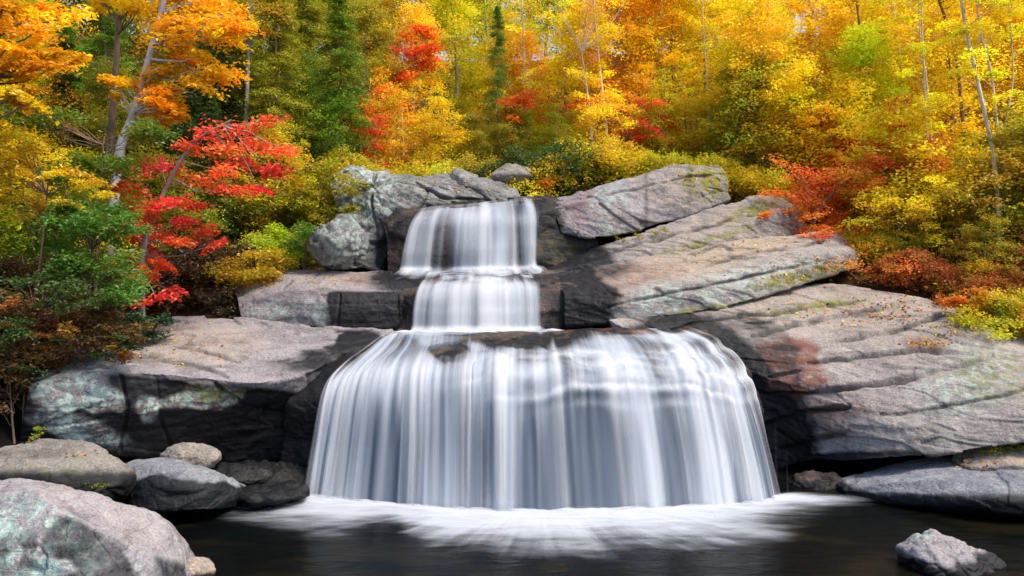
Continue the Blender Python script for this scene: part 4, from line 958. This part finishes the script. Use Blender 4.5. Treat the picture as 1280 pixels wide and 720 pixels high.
# individual plants the eye goes to
def hero_tree(kind, label, cat, path, r0, D0, pads, col, nl=260, size=.085, bark='bark', D1=None, limbs=True, tiltv=.55, hue=None, leafm=None, th=.16):
    """path: trunk line in photo pixels from its foot up, D0: distance; pads: sprays (x, y, radius px[, distance offset])"""
    gg = np.random.default_rng(abs(hash(label)) % 9999 if False else sum(map(ord, label)))
    D1 = D1 or D0
    pts = [W(x, y, D0+(D1-D0)*i/max(1, len(path)-1)) for i, (x, y) in enumerate(path)]
    X, Y = pts[0][0], pts[0][1]; z0 = float(terrain_z(X, Y)[0]); base = np.array([X, Y, min(z0, pts[0][2])])
    P = catmull(np.array([base-np.array([0, 0, .2])]+pts[(1 if pts[0][2]-base[2] < .3 else 0):]), 22)
    root = empty(kind, base); tb = [tube(P-base, np.linspace(r0, r0*.35, 22), 9)]
    C, R = [], []
    for q in pads:
        dd = q[3] if len(q) > 3 else gg.uniform(-.5, .5)
        c = W(q[0], q[1], D0+dd); C.append(c); R.append(q[2]/F*D0)
        if limbs:
            j = int(np.argmin(np.linalg.norm(P-(c-np.array([0, 0, .35])), axis=1))); j = max(3, min(j, 20))
            tb.append(limb(P[j]-base, c-base, max(.006, r0*.28), gg))
    nm = ('stem', 'foliage') if kind == 'shrub' else ('trunk', 'crown')
    link(nm[0], tubes_mesh(nm[0], tb), M[bark], root)
    C = np.array(C)-base; R = np.array(R)
    cr = link(nm[1], leaf_mesh(nm[1], [leaf_cloud(C, R, R*th, nl, gg, size, tilt=tiltv)]), leafm or M['leaf'], root)
    cr.color = (*col, 1); tag(root, label, cat)
    return root
def fill_pads(cx, cy, rx, ry, n, r, seed, dd=.6):
    gg = np.random.default_rng(seed); out = []
    for i in range(n):
        a = gg.uniform(0, 6.28); q = math.sqrt(gg.uniform(0, 1)); out.append((cx+rx*q*math.cos(a), cy+ry*q*math.sin(a), r*gg.uniform(.7, 1.25), gg.uniform(-dd, dd)))
    return out
hero_tree('maple_tree', 'scarlet maple with a slanting trunk above the left bank', 'maple tree', [(178, 330), (186, 288), (205, 240), (226, 200), (250, 172), (290, 150)], .055, 15.0,
          [(332, 150, 24), (300, 160, 32), (262, 166, 30), (352, 186, 22), (322, 178, 30), (284, 184, 28), (236, 182, 20), (202, 206, 28), (172, 240, 26), (210, 250, 22), (242, 222, 30), (276, 214, 28),
           (312, 204, 28), (342, 212, 18), (150, 262, 18), (166, 282, 26), (192, 294, 24), (230, 276, 18), (254, 290, 18), (270, 305, 14), (180, 318, 20), (166, 340, 16), (196, 372, 20), (214, 362, 12), (186, 345, 16),
           (292, 236, 20), (326, 236, 14), (160, 212, 18), (180, 262, 22), (150, 232, 18), (222, 300, 14), (204, 330, 14), (176, 300, 18), (240, 256, 14)], COLS['red'], nl=210, size=.09, bark='bark_grey')
hero_tree('maple_tree', 'orange maple with a pale leaning birch-like trunk at upper left', 'maple tree', [(132, 345), (148, 200), (164, 150), (184, 80), (205, 0), (222, -90)], .10, 16.5,
          fill_pads(248, 28, 44, 34, 20, 24, 5)+fill_pads(230, 92, 55, 28, 13, 22, 6)+fill_pads(150, 108, 14, 12, 3, 14, 7)+fill_pads(200, 118, 20, 14, 5, 14, 77)+fill_pads(205, 138, 30, 12, 6, 15, 8)+fill_pads(290, 30, 12, 24, 5, 18, 9)+fill_pads(220, -60, 80, 40, 18, 30, 10), (.95, .56, .014), nl=210, size=.10, bark='bark_birch')
hero_tree('tree', 'tree with a straight reddish brown trunk left of the pale leaning one', 'tree', [(128, 345), (136, 200), (144, 100), (148, 15), (152, -80)], .095, 17.6,
          fill_pads(140, 4, 45, 10, 9, 18, 11)+fill_pads(140, -60, 70, 40, 18, 26, 12), COLS['gold'], bark='bark', nl=180)
hero_tree('maple_tree', 'yellow and orange maple boughs hanging in the top left corner', 'maple tree', [(-70, 470), (-60, 250), (-50, 0), (-40, -120)], .11, 12.8,
          fill_pads(40, 22, 60, 20, 12, 24, 14)+fill_pads(30, 75, 55, 20, 11, 22, 15)+fill_pads(70, 70, 30, 14, 5, 18, 16)+fill_pads(20, 120, 22, 10, 4, 16, 17)+fill_pads(-20, -60, 80, 40, 16, 30, 18), (.95, .58, .014), nl=210, size=.10)
hero_tree('shrub', 'mixed yellow and orange bush at the left edge, above the bright green one', 'shrub', [(40, 400), (50, 330), (60, 230)], .03, 13.2, fill_pads(60, 220, 80, 55, 34, 17, 20)+fill_pads(20, 190, 30, 30, 10, 17, 21), (.74, .54, .018), nl=120, size=.07)
hero_tree('shrub', 'green leafy bush with orange tips beside the two tall trunks', 'shrub', [(120, 340), (125, 250), (130, 170)], .03, 14.6, fill_pads(190, 165, 24, 12, 6, 16, 24)+fill_pads(130, 212, 50, 16, 12, 20, 124)+fill_pads(60, 140, 60, 20, 10, 22, 25), (.17, .25, .02), nl=190, size=.08)
hero_tree('shrub', 'bright green bush on the left bank below the scarlet maple', 'shrub', [(110, 430), (112, 380), (115, 300)], .03, 12.9, fill_pads(112, 285, 52, 36, 24, 24, 27)+fill_pads(135, 345, 34, 34, 14, 20, 28)+fill_pads(75, 330, 36, 24, 9, 20, 29), COLS['bright'], nl=200, size=.07)
hero_tree('shrub', 'dark brown-leaved bush in deep shade on the left bank', 'shrub', [(40, 520), (45, 470), (50, 400)], .03, 12.6, fill_pads(60, 410, 85, 46, 34, 22, 31)+fill_pads(25, 480, 45, 40, 16, 20, 32)+fill_pads(150, 412, 50, 20, 12, 18, 33), (.15, .085, .02), nl=170, size=.065)
hero_tree('shrub', 'dark green bush hanging in front of the brown-leaved one', 'shrub', [(30, 500), (40, 450), (50, 380)], .02, 12.2, fill_pads(70, 365, 80, 22, 18, 16, 131)+fill_pads(20, 430, 40, 30, 12, 16, 132)+fill_pads(110, 430, 60, 16, 9, 13, 133), (.07, .12, .02), nl=130, size=.06)
hero_tree('shrub', 'russet sprays scattered low over the left ledge', 'shrub', [(70, 470), (72, 455), (80, 430)], .015, 12.4, fill_pads(50, 400, 60, 60, 12, 11, 134)+fill_pads(110, 440, 60, 10, 7, 9, 135), (.50, .20, .03), nl=90, size=.06)
hero_tree('shrub', 'olive bush with russet leaves over the edge of the lichened rock face', 'shrub', [(20, 560), (15, 520), (12, 470)], .02, 12.0, fill_pads(8, 470, 30, 60, 14, 20, 34), (.13, .075, .02), nl=150, size=.065)
hero_tree('shrub', 'small dark green spiky bush where the left ledge meets the bank', 'shrub', [(180, 432), (180, 420), (182, 400)], .02, 14.2, fill_pads(180, 408, 32, 18, 14, 15, 36), (.04, .10, .035), nl=190, size=.06)
hero_tree('shrub', 'golden olive bush overhanging the low square-faced ledge', 'shrub', [(310, 396), (312, 370), (315, 340)], .02, 16.5, fill_pads(318, 336, 50, 24, 24, 18, 38), (.50, .33, .012), nl=190, size=.075)
hero_tree('shrub', 'bare grey-brown twiggy bush under the golden olive one', 'shrub', [(285, 398), (285, 390), (290, 370)], .02, 16.2, fill_pads(285, 378, 45, 16, 20, 16, 40), (.12, .085, .05), nl=120, size=.06)
hero_tree('shrub', 'small round bright green bush beside the grey lichened rock', 'shrub', [(380, 330), (381, 315), (382, 300)], .02, 17.4, fill_pads(382, 298, 18, 20, 12, 12, 42), (.14, .26, .02), nl=170, size=.065)
hero_tree('shrub', 'yellow-green bush spilling over the left end of the pale outcrop', 'shrub', [(405, 300), (405, 270), (405, 230)], .02, 18.6, fill_pads(405, 240, 40, 42, 24, 18, 44)+fill_pads(436, 275, 10, 18, 5, 9, 45), (.42, .38, .015), nl=190, size=.075)
hero_tree('shrub', 'olive bush between the scarlet maple and the yellow-green bush', 'shrub', [(340, 340), (342, 300), (345, 240)], .02, 18.8, fill_pads(340, 255, 42, 36, 20, 20, 46), (.22, .20, .012), nl=190, size=.075)
for i, (px_, D_, s_, cn_, lab_) in enumerate([(425, 21.2, .85, 'green', 'green pine rising behind the left end of the pale outcrop'), (345, 20.6, .95, 'olive', 'olive yellow pine between the scarlet maple and the green pine'),
                                             (262, 18.6, .62, 'darkgreen', 'dark green pine directly behind the scarlet maple'), (82, 18.0, .75, 'darkgreen', 'shaded dark green pine behind the top left maple boughs'),
                                             (300, 22.0, 1.0, 'olive', 'tall olive pine rising behind the scarlet maple'), (385, 23, 1.0, 'olive', 'olive pine standing farther back, just left of the green one'),
                                             (622, 25.0, .80, 'green', 'narrow green tree alone among the yellow trees above the upper waterfall')]):
    X = wx(px_, D_); Z = float(terrain_z(X, D_)[0])
    put(P_CON[i % 3], 'pine_tree', X, D_, Z-.1, (s_*(.6 if i == 6 else 1), s_*(.6 if i == 6 else 1), s_), i*1.3, COLS[cn_], M['bark'], g, px_, 100, lab=lab_)
hero_tree('tree', 'tree with a dark upright trunk among the olive pines', 'tree', [(300, 330), (308, 140), (311, 60), (316, -60)], .06, 20.2, fill_pads(315, 20, 50, 24, 12, 24, 50)+fill_pads(310, -60, 70, 30, 12, 30, 51), (.50, .33, .015), bark='bark_grey', nl=160)
# centre
hero_tree('tree', 'slim red-orange tree at top centre left of the narrow green one', 'tree', [(505, 215), (503, 150), (500, 60)], .04, 25.5, fill_pads(522, 60, 20, 32, 18, 14, 53)+fill_pads(500, 90, 10, 10, 4, 12, 54), (.86, .22, .02), nl=190, size=.09, bark='bark_pale')
hero_tree('tree', 'red-orange sapling in front of the narrow green tree', 'young tree', [(648, 218), (648, 190), (650, 150)], .03, 23.6, fill_pads(650, 134, 20, 20, 14, 13, 56), (.88, .22, .02), nl=180, size=.09)
hero_tree('tree', 'young tree with flat scarlet sprays right of the forest centre', 'young tree', [(770, 222), (775, 190), (785, 140)], .03, 22.6, [(738, 128, 18), (720, 132, 12), (775, 133, 15), (800, 131, 20), (825, 128, 12), (790, 160, 22), (812, 156, 22), (780, 163, 14), (835, 152, 12), (800, 172, 10)], (.90, .17, .03), nl=190, size=.08)
hero_tree('shrub', 'crimson bush at the forest edge over the pale outcrop', 'shrub', [(470, 232), (468, 200), (466, 160)], .02, 22.0, fill_pads(462, 160, 14, 28, 10, 13, 58)+fill_pads(470, 200, 12, 12, 4, 10, 59), (.78, .12, .03), nl=160, size=.08)
hero_tree('shrub', 'orange bush just above the crest rocks of the upper waterfall', 'shrub', [(690, 246), (692, 240), (694, 228)], .02, 20.9, fill_pads(694, 228, 26, 10, 9, 12, 60), (.62, .17, .01), nl=150, size=.07)
# right
#RB
hero_tree('maple_tree', 'low scarlet maple with layered sprays on the right bank above the slabs', 'maple tree', [(1010, 296), (1025, 260), (1060, 225)], .04, 18.7,
          [(985, 205, 20), (1000, 215, 22), (1025, 222, 22), (1050, 214, 26), (1078, 208, 26), (1105, 204, 22), (1125, 212, 16), (1040, 238, 24), (1068, 232, 24), (1010, 245, 22), (990, 262, 18), (1015, 268, 18), (972, 280, 14), (968, 240, 16), (1090, 228, 18), (1040, 262, 18), (1000, 288, 12), (1070, 246, 20), (1030, 284, 12), (955, 268, 12)], (.95, .24, .04), nl=150, size=.085)
hero_tree('shrub', 'red-orange sprays trailing down the right bank to the long grey ledge', 'shrub', [(1060, 335), (1065, 320), (1080, 300)], .02, 17.9, fill_pads(1045, 292, 45, 12, 12, 14, 161)+fill_pads(1120, 318, 60, 12, 10, 12, 162)+fill_pads(1185, 345, 40, 12, 7, 11, 163), (.90, .24, .035), nl=100, size=.06)
hero_tree('shrub', 'large yellow-green bush in the middle of the right bank', 'shrub', [(1120, 340), (1120, 310), (1125, 270)], .03, 17.8, fill_pads(1130, 275, 62, 34, 26, 17, 62), (.80, .62, .02), nl=140, size=.065)
hero_tree('shrub', 'rust-coloured ground bush at the edge of the huge slab', 'shrub', [(1100, 358), (1100, 350), (1102, 335)], .02, 17.2, fill_pads(1115, 336, 75, 18, 20, 14, 64, .8), (.78, .27, .04), nl=110, size=.055)
hero_tree('shrub', 'yellow-green bush at the right edge overhanging the huge slab', 'shrub', [(1250, 440), (1250, 425), (1252, 390)], .02, 14.9, fill_pads(1250, 395, 46, 28, 24, 18, 66), (.66, .58, .018), nl=170, size=.06)
hero_tree('shrub', 'orange tinted bush left of the one at the right edge', 'shrub', [(1200, 402), (1200, 395), (1204, 375)], .02, 15.6, fill_pads(1205, 375, 30, 18, 12, 15, 68), (.66, .26, .012), nl=160, size=.07)
for i, (pth, r_, D_, cx_, lab_) in enumerate([
        ([(978, 250), (976, 180), (968, 90), (960, 0), (955, -80)], .050, 22.5, 960, 'slender pale trunked tree left of the others on the right slope'),
        ([(1090, 300), (1084, 130), (1078, 60), (1070, -5), (1065, -80)], .045, 21.5, 1075, 'slender tree with a straight brown trunk right of the scarlet sprays'),
        ([(1150, 300), (1128, 100), (1120, 40), (1116, -10), (1110, -80)], .050, 23.0, 1120, 'slender tree whose short pale trunk shows high on the right slope'),
        ([(1215, 300), (1198, 90), (1184, 30), (1170, -10), (1155, -80)], .050, 21.0, 1180, 'slender dark trunk leaning left near the upper right corner'),
        ([(1252, 330), (1244, 215), (1226, 120), (1208, 40), (1200, -10), (1190, -80)], .050, 17.5, 1210, 'slender sunlit trunk leaning left over the right bank'),
        ([(1262, 325), (1250, 200), (1240, 100), (1224, 30), (1216, -60)], .036, 17.9, 1235, 'thinner upright trunk right of the sunlit leaning one'),
        ([(1256, 300), (1254, 180), (1266, 100), (1262, 20), (1258, -60)], .028, 18.3, 1262, 'thin wavy trunk rightmost on the right bank'),
        ([(1030, 290), (1024, 140), (1020, 60), (1016, -40)], .035, 23.5, 1020, 'thin pale trunk between the leftmost slender tree and the straight brown one'),
        ([(1158, 300), (1160, 200), (1156, 120), (1152, 20), (1150, -60)], .030, 19.5, 1150, 'thin greenish trunk directly above the large yellow-green bush'),
        ([(1172, 280), (1160, 120), (1150, 40), (1146, -60)], .030, 20.5, 1142, 'thin leaning trunk just left of the slender dark one'),
        ([(890, 230), (886, 130), (880, 50), (876, -60)], .035, 24.5, 880, 'thin pale trunk above the right end of the topmost block'),
        ([(835, 225), (832, 120), (828, 40), (826, -60)], .030, 25, 826, 'thin pale trunk over the middle of the topmost block'),
        ([(742, 200), (738, 150), (732, 100), (726, 60)], .035, 22.2, 735, 'slender pale trunk nearest the forest centre'),
        ([(762, 205), (756, 140), (748, 70), (742, 0), (738, -60)], .045, 23.2, 745, 'taller pale trunk just right of the forest centre'),
        ([(656, 215), (655, 60), (653, 10), (652, -60)], .05, 27, 655, 'pale trunk showing above the narrow green tree'),
        ([(792, 215), (786, 120), (778, 60), (774, -10), (770, -60)], .045, 26, 780, 'pale trunk among the orange trees right of centre')]):
    hero_tree('tree', lab_, 'tree', pth, r_, D_, fill_pads(cx_, -25, 60, 30, 12, 26, 70+i)+fill_pads(cx_+8, 40, 46, 30, 6, 16, 90+i)+[(cx_+20, 120, 14), (cx_-18, 90, 13)], jit(COLS[['yellow', 'gold', 'yellow', 'gold', 'yellow', 'yellow', 'gold'][i % 7]], g, .06),
              bark='bark' if i in (1, 3) else 'bark_pale', nl=130, size=.085)
# small plants on the rocks
hero_tree('plant', 'little leafy vine with yellow tips on the low tan rock', 'plant', [(60, 606), (70, 600), (90, 598)], .006, 10.75, [(40, 592, 12, 0), (62, 594, 13, 0), (85, 598, 12, 0), (105, 602, 9, 0), (126, 606, 7, -.1), (50, 604, 10, -.05), (76, 606, 9, -.1)], (.20, .24, .03), nl=60, size=.045, limbs=False, tiltv=.9)
hero_tree('plant', 'tiny yellow-green plant growing on the left end of the lichened rock', 'plant', [(44, 556), (44, 548), (46, 540)], .006, 11.6, [(44, 545, 9, 0), (40, 555, 8, 0), (48, 535, 6, 0)], (.30, .34, .03), nl=60, size=.045, limbs=False, tiltv=.9)
hero_tree('plant', 'tuft of yellow-green plants in the gap under the huge right slab', 'plant', [(1250, 568), (1252, 564), (1254, 560)], .006, 12.5, [(1228, 564, 9, .1), (1245, 561, 10, 0), (1262, 560, 10, 0), (1278, 558, 9, 0)], (.34, .38, .02), nl=70, size=.04, limbs=False, tiltv=.9)
hero_tree('plant', 'tuft of yellow-green plants between the two upper right blocks', 'plant', [(790, 304), (792, 302), (796, 298)], .006, 17.9, [(780, 300, 8, 0), (800, 295, 9, 0), (818, 291, 7, 0), (830, 286, 6, 0)], (.36, .34, .02), nl=60, size=.05, limbs=False, tiltv=.9)

# low undergrowth over the whole slope, and fallen leaves on ground and rock
def undergrowth():
    gg = np.random.default_rng(5); n = 9000
    px = gg.uniform(-140, 1420, n); e0 = edge(px); D = e0+.05+gg.exponential(1, n)*6; D = np.minimum(D, 55)
    X = wx(px, D); Z = terrain_z(X, D); P = np.stack([X, D, Z+.05+gg.uniform(0, 1, n)**2*.35], 1)
    sz = np.clip(D/16, .8, 2.6); R = gg.uniform(.14, .34, n)*sz
    py = HY-(P[:, 2]-CZ)/D*F
    V, tn, tb = leaf_cloud(P, R, R*.3, 26, gg, .085)
    c = np.array([COLS[colour_at(a, b, gg)] for a, b in zip(px, py)])*gg.uniform(.45, .95, n)[:, None]
    c = np.repeat(c, 26*4, 0)
    # leaves farther off are drawn larger
    k = np.repeat(sz, 26*4)[:, None]; Q = V.reshape(-1, 4, 3); m = Q.mean(1, keepdims=True); V = (m+(Q-m)*k.reshape(-1, 4, 1)).reshape(-1, 3)
    t = NT('undergrowth_leaf'); at = t.n('ShaderNodeAttribute', attribute_name='lc'); tb_ = t.n('ShaderNodeAttribute', attribute_name='tintb').outputs['Fac']
    h = t.n('ShaderNodeHueSaturation'); t.l(at.outputs['Vector'], h.inputs['Color']); t.l(t.math('MULTIPLY_ADD', tb_, .9, .45), h.inputs['Value'])
    d = t.n('ShaderNodeBsdfDiffuse'); tr = t.n('ShaderNodeBsdfTranslucent'); m = t.n('ShaderNodeMixShader'); m.inputs[0].default_value = .35
    t.l(h.outputs[0], d.inputs[0]); t.l(h.outputs[0], tr.inputs[0]); t.l(d.outputs[0], m.inputs[1]); t.l(tr.outputs[0], m.inputs[2]); t.l(m.outputs[0], t.out.inputs[0])
    M['cloud'] = t.m
    tag(link('undergrowth', leaf_mesh('undergrowth', [(V, tn, tb)], c), t.m), 'low leafy undergrowth covering the forest floor on both banks', kind='stuff')
undergrowth()
def fallen():
    gg = np.random.default_rng(8); bpy.context.view_layer.update(); dg = bpy.context.evaluated_depsgraph_get()
    pts, nr = [], []
    zones = [(1010, 345, 60, 10, 110), (1120, 385, 60, 18, 160), (1190, 410, 25, 16, 70), (1060, 400, 60, 16, 40), (1160, 430, 24, 5, 70), (960, 300, 70, 12, 60), (870, 222, 30, 8, 40), (230, 430, 60, 26, 50), (150, 448, 50, 8, 60), (400, 348, 50, 8, 24), (560, 232, 60, 10, 30),
             (1060, 330, 60, 12, 160), (860, 320, 70, 12, 20), (1230, 580, 40, 8, 12), (100, 570, 50, 8, 10), (1000, 380, 90, 20, 30)]
    cam = Vector((0, 0, CZ))
    for cx, cy, rx, ry, n in zones:
        for _ in range(n):
            x = cx+gg.normal(0, rx*.55); y = cy+gg.normal(0, ry*.55); d = Vector(W(x, y, 10.))-cam; d.normalize()
            ok, loc, nrm, idx, ob, _m = S.ray_cast(dg, cam, d)
            if ok and nrm.z > .25 and ob and ob.name.split('.')[0] in ('rock_ledge', 'rock_outcrop', 'ground', 'boulder'):
                pts.append(loc+nrm*.008); nr.append(nrm)
    P = np.array(pts); N = np.array(nr)+gg.normal(0, .25, (len(pts), 3)); N /= np.linalg.norm(N, axis=1)[:, None]
    t = gg.normal(size=P.shape); t -= N*(t*N).sum(1)[:, None]; t /= np.linalg.norm(t, axis=1)[:, None]; s = np.cross(N, t); L = gg.uniform(.03, .065, len(P))[:, None]
    V = np.stack([P-t*L*.5, P+s*L*.35+N*L*.1, P+t*L*.5, P-s*L*.35+N*L*.1], 1).reshape(-1, 3)
    cs = np.array([COLS[k] for k in ('rust', 'redorange', 'brown', 'gold', 'orange', 'rust', 'rust')])[gg.integers(0, 7, len(P))]
    tag(link('fallen_leaves', leaf_mesh('fallen_leaves', [(V, np.repeat(gg.uniform(0, 1, len(P)), 4), np.repeat(gg.uniform(0, 1, len(P)), 4))], np.repeat(cs, 4, 0)), M['cloud']), 'scattered fallen leaves lying on the ledges and the bank', kind='stuff')
fallen()

def side_of(px):
    for lim, s in ((60, 'at the far left edge'), (170, 'behind the two tall left trunks'), (290, 'behind the scarlet maple on the left'), (390, 'left of the pale outcrop'), (470, 'over the left end of the pale outcrop'), (560, 'over the pale outcrop'),
                   (640, 'left of centre above the upper waterfall'), (720, 'right of centre above the upper waterfall'), (800, 'over the left half of the topmost right block'), (900, 'over the right half of the topmost right block'),
                   (980, 'right of the topmost block'), (1060, 'over the scarlet maple on the right bank'), (1140, 'over the large yellow-green bush'), (1220, 'left of the leaning sunlit trunks'), (1e9, 'by the right edge of the view')):
        if px < lim: return s
def name_all():
    seen = {}
    for root, cat, cn, px, py, Y, lab, s in PENDING:
        if lab is None:
            depth = 'deep in the wood' if Y > 49 else 'far up the slope' if Y > 38 else 'halfway up the slope' if Y > 29.5 else 'low on the slope' if Y > 24.6 else 'near the forest front' if Y > 21.9 else 'at the forest front' if Y > 19.6 else 'close to the rocks' if Y > 16.5 else 'very near'
            lab = f"{CNAME[cn]} {cat} {depth}, {side_of(px)}"
            if len(lab.split()) > 16: lab = ' '.join(lab.split()[:16])
        seen.setdefault(lab, []).append((px, root, cat))
    for lab, L in seen.items():
        L.sort(key=lambda q: q[0])
        for i, (px, root, cat) in enumerate(L):
            l2 = lab
            if len(L) > 1: l2 = f"{('left', 'right')[i] if len(L) == 2 else ('left', 'middle', 'right')[i] if len(L) == 3 else ('first', 'second', 'third', 'fourth', 'fifth', 'sixth', 'seventh', 'eighth', 'ninth', 'tenth')[min(i, 9)]} {lab}"
            w = l2.split(); tag(root, ' '.join(w[:16]), cat, group=('pines' if 'pine' in cat else 'shrubs along the rocks and the forest floor' if cat == 'shrub' else 'trees of the autumn wood')+(' on the left' if px < 430 else ' on the right' if px > 940 else ' above the falls'))
name_all()

# ------------------------------------------------------------------ camera, light, sky
cam = bpy.data.cameras.new('camera'); co = bpy.data.objects.new('camera', cam); COL.objects.link(co)
cam.sensor_width = 36; cam.lens = F/1280*36; cam.shift_y = (HY-360)/1280; cam.clip_end = 1000; cam.clip_start = .05
co.location = (0, 0, CZ); co.rotation_euler = (math.radians(90), 0, 0); S.camera = co
SUN_EL, SUN_AZ = 56., 115.        # azimuth measured from +Y (away from the camera) towards +X (right)
sun = bpy.data.lights.new('sun', 'SUN'); so = bpy.data.objects.new('sun', sun); COL.objects.link(so)
sun.energy = 2.7; sun.angle = math.radians(25); sun.color = (1.0, .90, .74)
e, a = math.radians(SUN_EL), math.radians(SUN_AZ)
d = Vector((math.cos(e)*math.sin(a), math.cos(e)*math.cos(a), math.sin(e)))
so.rotation_euler = d.to_track_quat('Z', 'Y').to_euler(); so.location = d*60
w = bpy.data.worlds.new('World'); S.world = w; w.use_nodes = True; nt = w.node_tree
bg = nt.nodes['Background']; sky = nt.nodes.new('ShaderNodeTexSky'); sky.sky_type = 'NISHITA'; sky.sun_disc = False
sky.sun_elevation = e; sky.sun_rotation = a; sky.dust_density = 2.0
nt.links.new(sky.outputs[0], bg.inputs[0]); bg.inputs[1].default_value = .15
S.view_settings.view_transform = 'Standard'; S.view_settings.look = 'None'; S.view_settings.gamma = 1; S.view_settings.use_curve_mapping = False
S.view_settings.exposure = .9
S.render.engine = 'CYCLES'; S.cycles.max_bounces = 7; S.cycles.diffuse_bounces = 3; S.cycles.transparent_max_bounces = 24; S.cycles.transmission_bounces = 4
S.cycles.use_denoising = True
